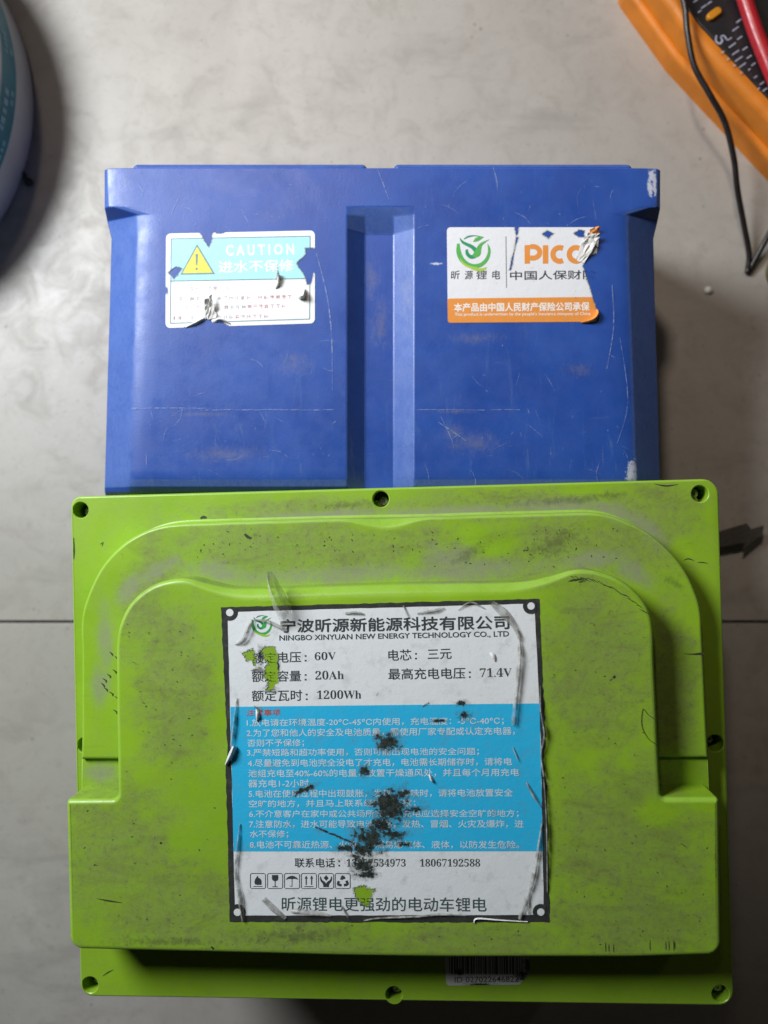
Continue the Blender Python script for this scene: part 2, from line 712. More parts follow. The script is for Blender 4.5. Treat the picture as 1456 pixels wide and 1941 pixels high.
# scratches on the blue face
t = NT('scratch_blue')
c = t.coord(blue)
d = t.bsdf(Base_Color=(0.30, 0.38, 0.62), Roughness=0.6)
tr = t.n('ShaderNodeBsdfTransparent')
mx_ = t.n('ShaderNodeMixShader', {0: t.ramp(t.noise(c, 350.0, 4, 0.7), 0.35, 0.65, 0.05, 0.75), 1: tr.outputs[0], 2: d.outputs[0]})
M_SCR = t.done(mx_.outputs[0])
rs = random.Random(11)
lst = []
for i in range(120):
    side = rs.random() < 0.5
    x = rs.uniform(275, 640) if side else rs.uniform(800, 1185)
    y = rs.choice([rs.uniform(640, 900), rs.uniform(760, 900), rs.uniform(340, 430)])
    a = rs.choice([rs.gauss(1.5, 0.25), rs.gauss(0.5, 0.5), rs.gauss(2.2, 0.4)])
    L = rs.choice([4, 7, 12, 25, 40])
    w = rs.uniform(0.5, 1.4)
    bend = rs.uniform(-0.15, 0.15)
    dx, dy = math.cos(a) * L, math.sin(a) * L
    lst.append(([(x, y, 0.3), (x + dx * .5 - dy * bend, y + dy * .5 + dx * bend, w), (x + dx, y + dy, 0.2)], 3))
for pts in ([(935, 318, 1), (941, 340, 3), (944, 368, 1)], [(600, 480, 1), (620, 560, 2.0), (629, 640, 2.5), (630, 740, 0.6)],
            [(712, 310, 1), (727, 350, 1.4), (738, 380, 1)], [(1160, 540, 1), (1163, 620, 2), (1150, 700, 1)], [(1175, 640, 0.6), (1190, 760, 1.4), (1170, 840, 0.6)],
            [(830, 800, 1), (858, 818, 2.2), (884, 836, 0.6)], [(836, 790, 1), (855, 830, 1.4), (860, 850, 0.6)], [(262, 350, 0.5), (272, 365, 3), (268, 372, 0.5)]):
    lst.append((pts, 4))
for (xa, xb, y0) in ((248, 400, 774), (380, 632, 777), (790, 918, 777), (930, 985, 777)):
    x = xa
    while x < xb:
        L = rs.uniform(8, 40)
        lst.append(([(x, y0 + rs.uniform(-.6, .6), 0.8), (min(xb, x + L), y0 + rs.uniform(-.6, .6), 1.6), (min(xb, x + L * 1.3), y0, 0.5)], 2))
        x += L * 1.25
s = strokes('scratch_marks', lst, BZ + 0.00012, M_SCR, blue, lambda x, y: B(x, y))
s['kind'] = 'stuff'


# ------------------------------------------------------------------ printed-label materials (torn, scraped, dusty)
def print_mat(name, colr, root, tears, scrapes, dirt=0.35, rough=0.45, tear_amp=0.9, scr_amp=1.9, fine=420.0):
    t = NT(name)
    c = t.coord(root)
    n1 = t.noise(c, fine, 5, 0.7)
    n2 = t.noise(c, fine * 0.28, 5, 0.65)
    col = colr
    stain = t.math('MULTIPLY', t.ramp(n2, 0.50, 0.74), dirt)
    col = t.mix(stain, col, tuple(x * 0.55 + y * 0.25 for x, y in zip(colr, (0.30, 0.27, 0.22))))
    fl = t.ramp(t.math('ADD', n1, t.math('MULTIPLY', n2, 0.5)), 0.93, 1.02, 0, 0.55)
    col = t.mix(fl, col, (0.10, 0.10, 0.10))
    if scrapes:
        f = t.blobs(c, scrapes)
        n3 = t.noise(c, fine * 0.75, 7, 0.72, 0.6)
        f = t.math('ADD', f, t.math('MULTIPLY', t.math('SUBTRACT', n2, 0.5), scr_amp * 0.8))
        f = t.math('ADD', f, t.math('MULTIPLY', t.math('SUBTRACT', n3, 0.5), 3.0))
        col = t.mix(t.ramp(f, -0.35, 0.35, 0, 0.42), col, (0.10, 0.11, 0.10))
        col = t.mix(t.ramp(f, 0.22, 0.60), col, t.mix(t.ramp(n1, 0.4, 0.6), (0.014, 0.022, 0.020), (0.040, 0.052, 0.045)))
    edge = None
    if tears:
        e = t.polys(c, tears, 0.001)
        e = t.math('ADD', e, t.math('MULTIPLY', t.math('SUBTRACT', n2, 0.5), 5.0 * tear_amp))
        e = t.math('ADD', e, t.math('MULTIPLY', t.math('SUBTRACT', t.noise(c, fine * 1.6, 4, 0.7), 0.5), 3.5 * tear_amp))
        rim = t.ramp(e, -1.0, 0.05)
        col = t.mix(t.math('MULTIPLY', rim, 0.8), col, t.mix(t.ramp(n1, 0.4, 0.6), (0.10, 0.11, 0.09), (0.34, 0.34, 0.32)))
        edge = t.ramp(e, 0.0, 0.12)
    b = t.bsdf(Base_Color=col, Roughness=t.ramp(n2, 0.3, 0.7, rough - 0.08, rough + 0.1))
    t.put(b.inputs['Normal'], t.bump(t.noise(c, 160.0, 4, 0.6), 0.25, 0.0008))
    sh = b.outputs[0]
    if edge is not None:
        tr = t.n('ShaderNodeBsdfTransparent')
        sh = t.n('ShaderNodeMixShader', {0: edge, 1: sh, 2: tr.outputs[0]}).outputs[0]
    return t.done(sh)


# the small emblem: crescent ring with sprouting leaf, in a unit square (x right, y down)
EMB = [
    ('lime', [[(.66, .70, .02), (.60, .735, .05), (.50, .74, .055), (.40, .71, .04)], 5]),
    ('green', [[(.170, .29, .045), (.178, .44, .082), (.235, .57, .088), (.335, .655, .085), (.445, .68, .075), (.56, .655, .07), (.655, .57, .062), (.70, .46, .05), (.70, .37, .04), (.675, .295, .006)], 6]),
    ('lime', [[(.200, .55, .01), (.27, .645, .035), (.39, .70, .04), (.50, .703, .02)], 5]),
    ('teal', [[(.198, .195, .012), (.245, .265, .045), (.33, .31, .055), (.41, .35, .065), (.47, .41, .075)], 5]),
    ('teal', [[(.315, .39, .04), (.325, .465, .06), (.385, .52, .062), (.455, .505, .08)], 5]),
    ('green', [[(.43, .515, .06), (.495, .46, .115), (.525, .38, .085), (.57, .30, .05), (.70, .22, .006)], 5]),
    ('teal', [[(.265, .215, .012), (.34, .172, .03), (.44, .155, .018), (.52, .165, .012), (.61, .178, .005)], 5]),
    ('green', [[(.425, .262, .004), (.485, .222, .065), (.55, .195, .05), (.60, .18, .006)], 5]),
]


def emblem(x0, y0, size, z, mats, parent, fn, slope=0.0):
    for k, (m, (pts, per)) in enumerate(EMB):
        q = [(x0 + a * size, y0 + b * size - slope * a * size, w * size) for a, b, w in pts]
        strokes('emblem_stroke', [(q, per)], z + k * 1e-5, mats[m], parent, fn)


# blue case stickers
def bpolys(pl):
    return [[B(*p) for p in poly] for poly in pl]


b_tears = bpolys([[(377, 434), (405, 434), (401, 461), (396, 469), (389, 461)], [(319, 517), (333, 506), (346, 510), (339, 519), (331, 531)], [(562, 499), (580, 481), (584, 520), (577, 519)], [(579, 471), (606, 471), (606, 520), (580, 516)],
                  [(575, 511), (596, 514), (589, 540), (582, 540)], [(350, 622), (387, 602), (411, 605), (437, 620), (437, 630), (350, 630)], [(308, 547), (318, 545), (319, 557), (308, 557)], [(527, 513), (532, 531), (524, 531)], [(405, 430), (430, 430), (424, 442), (410, 442)]])
b_tears2 = bpolys([[(973, 424), (992, 424), (982, 442), (980, 452)], [(1027, 444), (1037, 437), (1050, 443), (1040, 452)], [(1088, 443), (1097, 436), (1107, 438), (1107, 450), (1097, 450)],
                   [(1104, 504), (1112, 491), (1126, 481), (1145, 478), (1145, 540), (1117, 540)], [(1116, 534), (1145, 534), (1145, 594), (1129, 587)], [(979, 450), (982, 450), (968, 512), (966, 512)]])
S1 = {k: print_mat('caution_' + k, v, blue, b_tears, None, dirt=0.08, tear_amp=0.55) for k, v in dict(
    paper=(0.86, 0.88, 0.90), cyan=(0.40, 0.78, 0.86), yellow=(0.75, 0.70, 0.10), line=(0.14, 0.25, 0.32), white=(0.88, 0.90, 0.93), red=(0.55, 0.22, 0.25), grey=(0.42, 0.40, 0.42)).items()}
S2 = {k: print_mat('insurance_' + k, v, blue, b_tears2, None, dirt=0.12, tear_amp=0.5) for k, v in dict(
    paper=(0.80, 0.81, 0.86), orange=(0.80, 0.30, 0.06), black=(0.06, 0.065, 0.08), white=(0.88, 0.84, 0.80), green=(0.10, 0.44, 0.10), lime=(0.40, 0.60, 0.08), teal=(0.03, 0.30, 0.14), grey=(0.25, 0.26, 0.30)).items()}
fB = lambda x, y: B(x, y)
Z0 = BZ + 0.00022
DZ = 0.00006


def quad(*pts, fn=fB):
    return [fn(*p) for p in pts]


def rquad(pts, r, fn, scale):
    return rounded([(*fn(*p), r * scale) for p in pts])


cau = sheet('warning_label', rquad([(314, 622), (597, 613), (597, 437), (315, 443)], 9, fB, BS), Z0, S1['paper'], blue)
cau['label'] = 'torn pale blue and white caution sticker with yellow triangle'
inner = [(323, 613), (587, 605), (588, 448), (325, 453)]
lw = 1.6
for a, b2 in zip(inner, inner[1:] + inner[:1]):
    strokes('border_line', [([(*a, lw), (*b2, lw)], 1)], Z0 + 2 * DZ, S1['line'], cau, fB)
strokes('border_line', [([(324, 533, lw), (588, 528, lw)], 1)], Z0 + 2 * DZ, S1['line'], cau, fB)
sheet('header_band', quad((324, 533), (588, 528), (588, 448), (325, 453)), Z0 + DZ, S1['cyan'], cau)
sheet('warning_triangle', quad((342, 521), (408, 520), (374, 463)), Z0 + 2 * DZ, S1['line'], cau)
sheet('warning_triangle', quad((346, 518.5), (403.5, 517.5), (374, 468)), Z0 + 3 * DZ, S1['yellow'], cau)
strokes('exclamation_mark', [([(373.5, 482, 4), (373.3, 495, 3.2), (373, 503, 2)], 3), ([(373, 508, 3.6), (373, 512, 3.6)], 1)], Z0 + 4 * DZ, S1['line'], cau, fB)
text('C A U T I O N', (429, 485.5), (558, 483), 21, Z0 + 2 * DZ, S1['white'], cau, fB, offset=0.03)
text('进水不保修', (415, 517.5), (557, 514), 22, Z0 + 2 * DZ, S1['white'], cau, fB, bold=0.02)
# the small print is bleached past reading: rows of faint character-sized marks
rows = [(548, [(343 + 11 * i, 9) for i in range(7)] + [(432, 3), (440, 3), (447, 3)]), (567, [(343 + 11 * i, 9) for i in range(4)] + [(417 + 11 * i, 9) for i in range(6)] + [(494 + 11 * i, 9) for i in range(6)]),
        (584, [(354 + 11 * i, 9) for i in range(3)] + [(430 + 10.8 * i, 9) for i in range(11)]), (603, [(331, 3), (342, 8), (354, 8), (365, 7), (375, 8)] + [(417 + 11 * i, 9) for i in range(9)])]
rr = random.Random(5)
for y, marks in rows:
    for key in ('red', 'grey'):
        lst = []
        for x, w in marks:
            if (key == 'red') != (x > 470 or rr.random() < 0.3):
                continue
            yy = y - (x - 340) * 0.018
            k = rr.randint(2, 4)
            for q in range(k):
                if rr.random() < .5:
                    yq = yy - 3 + 6 * q / k
                    lst.append(([(x - w * .4, yq, .9), (x + w * .4, yq, .9)], 1))
                else:
                    xq = x - w * .35 + w * .7 * q / k
                    lst.append(([(xq, yy - 3.4, .9), (xq + rr.uniform(-1, 1), yy + 3.4, .9)], 1))
        if lst:
            strokes('small_print', lst, Z0 + DZ, S1[key], cau, fB)['kind'] = 'stuff'

ins = sheet('insurance_label', rquad([(849, 612), (1131, 610), (1132, 431), (847, 431)], 7, fB, BS), Z0, S2['paper'], blue)
ins['label'] = 'white and orange insurance sticker with its right edge torn away'
sheet('footer_band', rquad([(849, 612), (1131, 610), (1131, 563), (848, 566)], 5, fB, BS), Z0 + DZ, S2['orange'], ins)
strokes('divider_line', [([(959, 448, 1.8), (960, 546, 1.8)], 1)], Z0 + DZ, S2['grey'], ins, fB)
emblem(850, 430, 110, Z0 + DZ, S2, ins, fB)
text('昕', (855, 530), (871, 529), 16, Z0 + DZ, S2['black'], ins, fB, bold=0.012, shear=0.1)
text('源', (881, 530), (896, 529), 16, Z0 + DZ, S2['black'], ins, fB, bold=0.012, shear=0.1)
text('锂', (902, 530), (922, 529), 16, Z0 + DZ, S2['black'], ins, fB, bold=0.012, shear=0.1)
text('电', (933, 530), (948, 529), 17, Z0 + DZ, S2['black'], ins, fB, bold=0.012, shear=0.1)
text('中国人保财险', (967, 531), (1130, 529), 17, Z0 + DZ, S2['black'], ins, fB, bold=0.018)
# heavy capitals drawn as strokes
def arc(cx, cy, rx, ry, a0, a1, w, n=10):
    return [(cx + rx * math.cos(R(a0 + (a1 - a0) * i / n)), cy - ry * math.sin(R(a0 + (a1 - a0) * i / n)), w) for i in range(n + 1)]


PW = 10.5
strokes('logo_letter', [([(999.5, 465, PW), (999.5, 500, PW)], 1), (arc(1010, 478.5, 13, 11, 110, -110, 9.5), 2), ([(999, 468, 7), (1008, 468, 7)], 1), ([(999, 489, 7), (1008, 489, 7)], 1)], Z0 + DZ, S2['orange'], ins, fB)
strokes('logo_letter', [([(1034, 465, PW), (1034, 500, PW)], 1)], Z0 + DZ, S2['orange'], ins, fB)
for cxx in (1061, 1092):
    strokes('logo_letter', [(arc(cxx, 482.5, 13, 13, 62, 298, 10), 2)], Z0 + DZ, S2['orange'], ins, fB)
text('本产品由中国人民财产保险公司承保', (861, 591), (1117, 589), 16, Z0 + 2 * DZ, S2['white'], ins, fB, bold=0.03)
text("This product is underwritten by the people's insurance company of China", (862, 600.5), (1119, 599), 7.5, Z0 + 2 * DZ, S2['white'], ins, fB, offset=0.012)

# lifted, torn pieces of the two stickers
t = NT('torn_paper')
c = t.coord()
cc = t.mix(t.ramp(t.noise(c, 300.0, 4, 0.6), 0.3, 0.7), (0.62, 0.60, 0.58), (0.82, 0.82, 0.82))
b = t.bsdf(Base_Color=cc, Roughness=0.55)
M_PAPER = t.done(b.outputs[0])
t = NT('lifted_film')
c = t.coord()
cc = t.mix(t.ramp(t.noise(c, 260.0, 5, 0.65), 0.35, 0.65), (0.20, 0.19, 0.16), (0.52, 0.52, 0.49))
b = t.bsdf(Base_Color=cc, Roughness=0.28)
tr = t.n('ShaderNodeBsdfTransparent')
M_FILM = t.done(t.n('ShaderNodeMixShader', {0: t.ramp(t.noise(c, 180.0, 4, 0.6), 0.35, 0.65, 0.30, 0.78), 1: tr.outputs[0], 2: b.outputs[0]}).outputs[0])
t = NT('clear_film')
c = t.coord()
b = t.bsdf(Base_Color=(0.62, 0.60, 0.54), Roughness=0.2)
tr = t.n('ShaderNodeBsdfTransparent')
M_CLEAR = t.done(t.n('ShaderNodeMixShader', {0: t.ramp(t.noise(c, 150.0, 4, 0.6), 0.35, 0.65, 0.25, 0.6), 1: tr.outputs[0], 2: b.outputs[0]}).outputs[0])

def crumple(name, q, mat, parent, fn, z0, amp, seed, n=7):
    """creased, lifted scrap of paper spanning four picture positions"""
    r = random.Random(seed)
    verts, faces = [], []
    for i in range(n):
        for k in range(n):
            a, b2 = i / (n - 1), k / (n - 1)
            jx, jy = r.uniform(-1.6, 1.6), r.uniform(-1.6, 1.6)
            x = (q[0][0] * (1 - a) + q[1][0] * a) * (1 - b2) + (q[3][0] * (1 - a) + q[2][0] * a) * b2 + jx
            y = (q[0][1] * (1 - a) + q[1][1] * a) * (1 - b2) + (q[3][1] * (1 - a) + q[2][1] * a) * b2 + jy
            u, v = fn(x, y)
            verts.append((u, v, z0 + amp * (a * 0.6 + r.random() * 0.55 * (0.25 + a))))
    for i in range(n - 1):
        for k in range(n - 1):
            p = i * n + k
            faces += [(p, p + n, p + n + 1), (p, p + n + 1, p + 1)]
    return mesh_obj(name, verts, faces, mat, parent)


crumple('torn_flap', [(1091, 492), (1107, 452), (1128, 462), (1107, 499)], M_PAPER, ins, fB, Z0 + .0002, .0032, 3)
crumple('torn_flap', [(1108, 470), (1112, 446), (1133, 446), (1133, 468)], M_PAPER, ins, fB, Z0 + .0004, .0036, 9)
crumple('torn_flap', [(1113, 446), (1118, 437), (1136, 433), (1132, 446)], S2['orange'], ins, fB, Z0 + .0006, .0028, 5, 5)
crumple('torn_flap', [(389, 606), (390, 575), (404, 560), (412, 604)], M_PAPER, cau, fB, Z0 + .0002, .0040, 12)
ribbon('torn_flap', [(402, 610, 8, .0006), (420, 607, 9, .0035), (436, 614, 3, .0015)], M_PAPER, cau, fB, Z0, tilt=-0.6)
ribbon('torn_flap', [(352, 621, 3, .0006), (372, 613, 8, .003), (388, 604, 6, .002)], M_PAPER, cau, fB, Z0, tilt=-0.6)
ribbon('torn_flap', [(562, 560, 3, .0005), (570, 565, 7, .003), (577, 560, 8, .004), (578, 548, 2, .001)], M_PAPER, cau, fB, Z0, tilt=0.6)
ribbon('torn_flap', [(522, 547, 4, .0005), (527, 538, 8, .002), (529, 520, 2, .003)], M_PAPER, cau, fB, Z0, tilt=0.6)
ribbon('torn_flap', [(1100, 612, 2, .0005), (1122, 607, 8, .0028), (1131, 596, 7, .003), (1130, 586, 2, .001)], S2['orange'], ins, fB, Z0 + 0.0002, tilt=0.3)

# ------------------------------------------------------------------ green battery case
green = empty('battery_case', GT, 'grimy lime-green battery case with large torn blue and white spec label', 'battery', 'battery cases on the floor',
              rot=GR.to_euler())
t = NT('green_plastic')
c = t.coord(green)
n_big = t.noise(c, 14.0, 4, 0.6, 0.3)
n_mid = t.noise(c, 60.0, 8, 0.72, 0.3)
n_sm = t.noise(c, 260.0, 6, 0.75, 0.5)
n_fin = t.noise(c, 900.0, 4, 0.75)
n_str = t.noise(t.mapping(c, scale=(45, 420, 1), rot=(0, 0, 0.35)), 1.0, 4, 0.65, 0.3)
col = t.mix(t.ramp(n_big, 0.3, 0.7), (0.240, 0.430, 0.014), (0.280, 0.485, 0.020))
clean = t.blobs(c, gspots([(945, 1035, 60, 30, 0.2), (900, 1015, 50, 28), (1312, 1045, 32, 36), (260, 1390, 40, 36), (330, 930, 160, 26), (230, 1040, 60, 70), (150, 1250, 40, 260), (560, 1135, 200, 22), (900, 1128, 200, 24), (1230, 1515, 60, 40), (720, 995, 90, 18), (1320, 1500, 60, 24), (1110, 920, 60, 22)], H1))
cln = t.ramp(t.math('ADD', clean, t.math('MULTIPLY', t.math('SUBTRACT', n_mid, 0.5), 1.3)), 0.0, 0.6)
heavy = t.blobs(c, gspots([(220, 1610, 130, 130), (330, 1720, 180, 100), (560, 1780, 260, 50), (900, 1790, 220, 50), (1180, 1600, 180, 170), (1200, 1740, 200, 80), (600, 1040, 330, 65), (1000, 1060, 280, 60), (1130, 1040, 180, 70), (260, 1120, 70, 130),
                           (1000, 955, 330, 36), (560, 965, 240, 26), (1270, 1000, 100, 100), (1290, 1330, 60, 180), (1130, 1250, 120, 180), (330, 1300, 90, 180)]))
hv = t.ramp(t.math('ADD', heavy, t.math('MULTIPLY', t.math('SUBTRACT', n_mid, 0.5), 1.6)), -0.35, 0.7)
film = t.math('ADD', t.ramp(n_mid, 0.30, 0.70, 0.04, 0.18), t.math('MULTIPLY', hv, 0.40))
film = t.math('MULTIPLY', film, t.ramp(n_sm, 0.25, 0.70, 0.62, 1.25))
film = t.math('MULTIPLY', film, t.math('SUBTRACT', 1.0, t.math('MULTIPLY', cln, 0.9)))
col = t.mix(film, col, (0.185, 0.190, 0.085))
smear = t.noise(t.mapping(c, scale=(26, 60, 1), rot=(0, 0, -0.5)), 1.0, 7, 0.7, 1.2)
col = t.mix(t.math('MULTIPLY', t.ramp(smear, 0.42, 0.80, 0, 0.50), t.ramp(hv, 0, 0.8, 0.10, 1.0)), col, (0.120, 0.105, 0.045))
wipe = t.noise(t.mapping(c, scale=(18, 150, 1), rot=(0, 0, 0.9)), 1.0, 6, 0.65, 0.8)
col = t.mix(t.ramp(wipe, 0.56, 0.74, 0, 0.5), col, (0.205, 0.40, 0.022))
spk = t.math('MULTIPLY', t.ramp(t.math('ADD', n_fin, t.math('MULTIPLY', t.math('SUBTRACT', n_sm, 0.5), 0.7)), 0.56, 0.74), t.ramp(hv, 0.0, 0.7, 0.10, 0.55))
col = t.mix(t.math('MULTIPLY', spk, t.math('SUBTRACT', 0.72, t.math('MULTIPLY', cln, 0.4))), col, (0.060, 0.068, 0.024))
sml = t.math('MULTIPLY', t.ramp(t.math('ADD', n_sm, t.math('MULTIPLY', t.math('SUBTRACT', n_str, 0.5), 0.5)), 0.60, 0.76), t.ramp(hv, 0.0, 0.8, 0.10, 0.75))
col = t.mix(t.math('MULTIPLY', sml, 0.6), col, (0.085, 0.080, 0.032))
dustf = t.blobs(c, gspots([(620, 976, 190, 13, 0.03), (860, 970, 250, 15, 0.03), (1050, 960, 130, 22, 0.0), (1160, 970, 75, 24, -0.35), (1225, 1005, 60, 24, -0.8)], 0.0)
                + gspots([(640, 1090, 260, 22, 0.02), (880, 1082, 180, 30, 0.05), (420, 1085, 90, 26, -0.2), (300, 1080, 60, 20, 0.5), (1130, 1060, 80, 22, 0.1), (1200, 1085, 60, 26, -0.7), (200, 1210, 22, 90, 0.0), (245, 1115, 46, 22, 0.9), (185, 1468, 46, 26), (190, 1300, 24, 60), (850, 1060, 70, 36)], H1))
dm = t.ramp(t.math('ADD', dustf, t.math('MULTIPLY', t.math('SUBTRACT', n_mid, 0.5), 1.1)), -0.1, 0.85, 0, 0.68)
dm = t.math('MULTIPLY', dm, t.ramp(n_sm, 0.28, 0.62, 0.55, 1.0))
col = t.mix(dm, col, (0.265, 0.27, 0.20))
oil = t.blobs(c, gspots([(890, 1055, 70, 18, 0.5), (1060, 1030, 80, 34, 0.4), (560, 1775, 160, 22), (640, 955, 110, 12, 0.03), (470, 1015, 14, 12), (1180, 935, 80, 10, 0.05), (1300, 1110, 34, 12, -0.6), (1360, 1640, 8, 60), (310, 1785, 160, 14), (560, 1128, 90, 10), (1100, 945, 160, 14, 0.05)]))
om = t.ramp(t.math('ADD', oil, t.math('MULTIPLY', t.math('SUBTRACT', n_sm, 0.5), 2.6)), 0.1, 1.1, 0, 0.50)
col = t.mix(om, col, (0.065, 0.070, 0.030))
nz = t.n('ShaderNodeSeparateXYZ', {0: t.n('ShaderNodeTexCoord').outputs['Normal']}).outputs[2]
edge_highlight = t.math('MULTIPLY', t.ramp(nz, 0.93, 0.985, 1, 0), t.ramp(nz, 0.25, 0.5))  # bright edge lines put into the colour wherever the bevels turn
edge_highlight = t.math('MULTIPLY', edge_highlight, t.ramp(n_mid, 0.35, 0.55, 0.5, 1.0))
col = t.mix(t.math('MULTIPLY', edge_highlight, 0.85), col, (0.30, 0.52, 0.06))
rg = t.math('SUBTRACT', t.math('ADD', t.ramp(n_mid, 0.3, 0.7, 0.34, 0.50), t.math('MULTIPLY', film, 0.22)), t.math('MULTIPLY', edge_highlight, 0.12))
b = t.bsdf(Base_Color=col, Roughness=rg)
b.inputs['Specular IOR Level'].default_value = 0.42
bh = t.math('ADD', t.math('MULTIPLY', n_fin, 0.5), t.math('MULTIPLY', n_sm, 0.6))
t.put(b.inputs['Normal'], t.bump(bh, 0.14, 0.0008))
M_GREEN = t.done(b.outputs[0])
M_STEEL = plain('screw_steel', (0.42, 0.40, 0.36), 0.35, 0.9, var=0.3, scale=400)

gs = (H - GZ) / F
hw, hl = GW / 2, GL / 2
out = rounded([(-hw, -hl, .0075), (hw, -hl, .0085), (hw, hl, .0090), (-hw, hl, .0065)], 7)
hole_px = [(151, 967), (722, 946), (1327, 936), (143, 1413), (1361, 1409), (166, 1867), (747, 1886), (1366, 1884)]
hr = 15.5 * gs
holes = []
for (x, y) in hole_px:
    u, v = G(x, y, 0.0)
    u = max(-hw + 0.0062, min(hw - 0.0062, u))
    holes.append((u, v))
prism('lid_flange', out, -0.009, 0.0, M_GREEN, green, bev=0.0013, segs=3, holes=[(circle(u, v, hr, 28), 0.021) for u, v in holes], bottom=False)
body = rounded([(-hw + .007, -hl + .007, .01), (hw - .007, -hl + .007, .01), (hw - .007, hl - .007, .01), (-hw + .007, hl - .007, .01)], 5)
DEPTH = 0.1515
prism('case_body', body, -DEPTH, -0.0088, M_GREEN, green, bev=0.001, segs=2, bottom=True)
for k, (u, v) in enumerate(holes):
    off = (-0.0010, 0.0004) if k in (2, 4) else (0.0012, -0.0010)
    lathe('screw', [(0.0, -0.0085), (0.0008, -0.0086), (0.0009, -0.0078), (0.0024, -0.0080), (0.0031, -0.0092), (0.0032, -0.0208)], M_STEEL, green, u + off[0], v + off[1], 20)

# ledge: arch-shaped step, with a scoop in its crown for the middle screw
ledge_px = [(153, 1440), (154, 1380), (154, 1300), (154, 1230), (152.5, 1190), (157, 1154), (174, 1108), (196, 1069), (230, 1033), (267, 1010), (304, 997), (340, 992), (417, 989), (520, 986), (620, 983),
            (700, 981.5), (722, 981), (760, 980.5), (830, 979), (887, 977), (960, 975), (1035, 973), (1085, 971.5), (1124, 971.5), (1158, 977), (1197, 992), (1237, 1015), (1275, 1050), (1300, 1082), (1319, 1121),
            (1330, 1160), (1333, 1214), (1338, 1315), (1341, 1380), (1344, 1437)]
lp = spline(ledge_px, 5)
pts = [G(x, y, H1) for x, y in lp]
fac = []
for x, y in lp:
    f = 1.0
    if 640 < x < 815 and y < 1000:
        f = 1.0 + 2.6 * (0.5 + 0.5 * math.cos((x - 728) / 88 * math.pi))
    fac.append(f)
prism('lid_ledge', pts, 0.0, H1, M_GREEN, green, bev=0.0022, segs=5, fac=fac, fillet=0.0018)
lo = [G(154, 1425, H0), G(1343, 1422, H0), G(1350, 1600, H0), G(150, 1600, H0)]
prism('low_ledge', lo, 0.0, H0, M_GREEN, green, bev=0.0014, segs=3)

pan_px = [(222, 1496), (221.5, 1470), (221, 1432), (219.5, 1360), (219, 1294), (218.5, 1240), (219.5, 1215), (225, 1185), (240, 1152), (262, 1127), (289, 1109), (316, 1100), (340, 1096.5), (362, 1098), (390, 1106), (426, 1114), (463, 1116.5),
          (560, 1114), (700, 1109), (850, 1106), (940, 1105), (985, 1103), (1020, 1098), (1055, 1089), (1084, 1081), (1114, 1079.5), (1148, 1087), (1182, 1102), (1211, 1126), (1231, 1155), (1240, 1190), (1242, 1254), (1245, 1315),
          (1247.5, 1372), (1250, 1429), (1252, 1470), (1253.5, 1493)]
pp = spline(pan_px, 5)
fac = []
for x, y in pp:
    f = 1.0
    if y < 1125:
        if 345 < x < 470:
            f = 1.0 + 1.3 * (x - 345) / 125
        elif 470 <= x <= 960:
            f = 2.3
        elif 960 < x < 1090:
            f = 1.0 + 1.3 * (1090 - x) / 130
    fac.append(f)
low_right = rounded([(1253.5, 1490, 0), (1254.5, 1513, 9), (1365, 1513, 8), (1369, 1812, 26), (1200, 1817, 0), (836, 1817, 0), (640, 1814, 0), (460, 1809, 0), (131, 1801, 26), (124, 1516, 8), (222, 1515, 10), (222, 1490, 0)], 6)
# keep the bottom edge evenly divided
low = [(x, y) for x, y in low_right if y > 1497]
ppx = pp + low
fac += [1.0] * len(low)
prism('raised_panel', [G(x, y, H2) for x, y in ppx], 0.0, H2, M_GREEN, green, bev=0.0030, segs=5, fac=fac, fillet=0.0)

# spec label
g_tears = [[G(*p) for p in poly] for poly in [
    [(496, 1233), (504, 1226), (521, 1228), (528, 1246), (524, 1264), (512, 1264), (502, 1254)], [(503, 1260), (526, 1256), (525, 1297), (510, 1297), (502, 1280)], [(508, 1293), (524, 1293), (519, 1312), (504, 1307)],
    [(462, 1239), (480, 1231), (491, 1252), (485, 1263), (468, 1253)], [(670, 1672), (688, 1678), (709, 1670), (710, 1684), (702, 1714), (694, 1719), (681, 1708), (671, 1686)], [(485, 1340), (497, 1340), (499, 1352), (490, 1358)]]]
g_scr = gspots([(737, 1408, 22, 18), (738, 1518, 34, 22), (745, 1538, 36, 26), (725, 1562, 26, 24), (742, 1582, 26, 10), (704, 1590, 32, 28), (690, 1610, 32, 22), (688, 1640, 22, 22), (692, 1658, 22, 9), (764, 1502, 14, 12),
                (785, 1533, 22, 8), (880, 1356, 12, 8), (876, 1333, 16, 5), (690, 1462, 10, 9), (655, 1606, 22, 7), (832, 1366, 16, 3), (575, 1498, 24, 6, 0.4), (515, 1307, 12, 6), (496, 1243, 7, 16), (527, 1262, 5, 18), (770, 1600, 16, 6), (640, 1585, 40, 2.5, -0.4)])
P = {k: print_mat('spec_' + k, v, green, g_tears, grow(g_scr, 1.2), dirt=0.5, rough=0.4, tear_amp=1.5) for k, v in dict(
    border=(0.035, 0.038, 0.036), paper=(0.76, 0.78, 0.79), cyan=(0.030, 0.47, 0.78), ink=(0.045, 0.055, 0.06), pale=(0.60, 0.72, 0.78), red=(0.50, 0.10, 0.07), slogan=(0.05, 0.085, 0.08),
    green=(0.05, 0.38, 0.08), lime=(0.35, 0.55, 0.06), teal=(0.01, 0.24, 0.10)).items()}
fG = lambda x, y: G(x, y, H2)
Z1 = H2 + 0.00022


def jag(a, b2, n, amp, r):
    res = []
    for i in range(n):
        f = i / n
        res.append((a[0] + (b2[0] - a[0]) * f + r.uniform(-amp, amp), a[1] + (b2[1] - a[1]) * f + r.uniform(-amp, amp)))
    return res


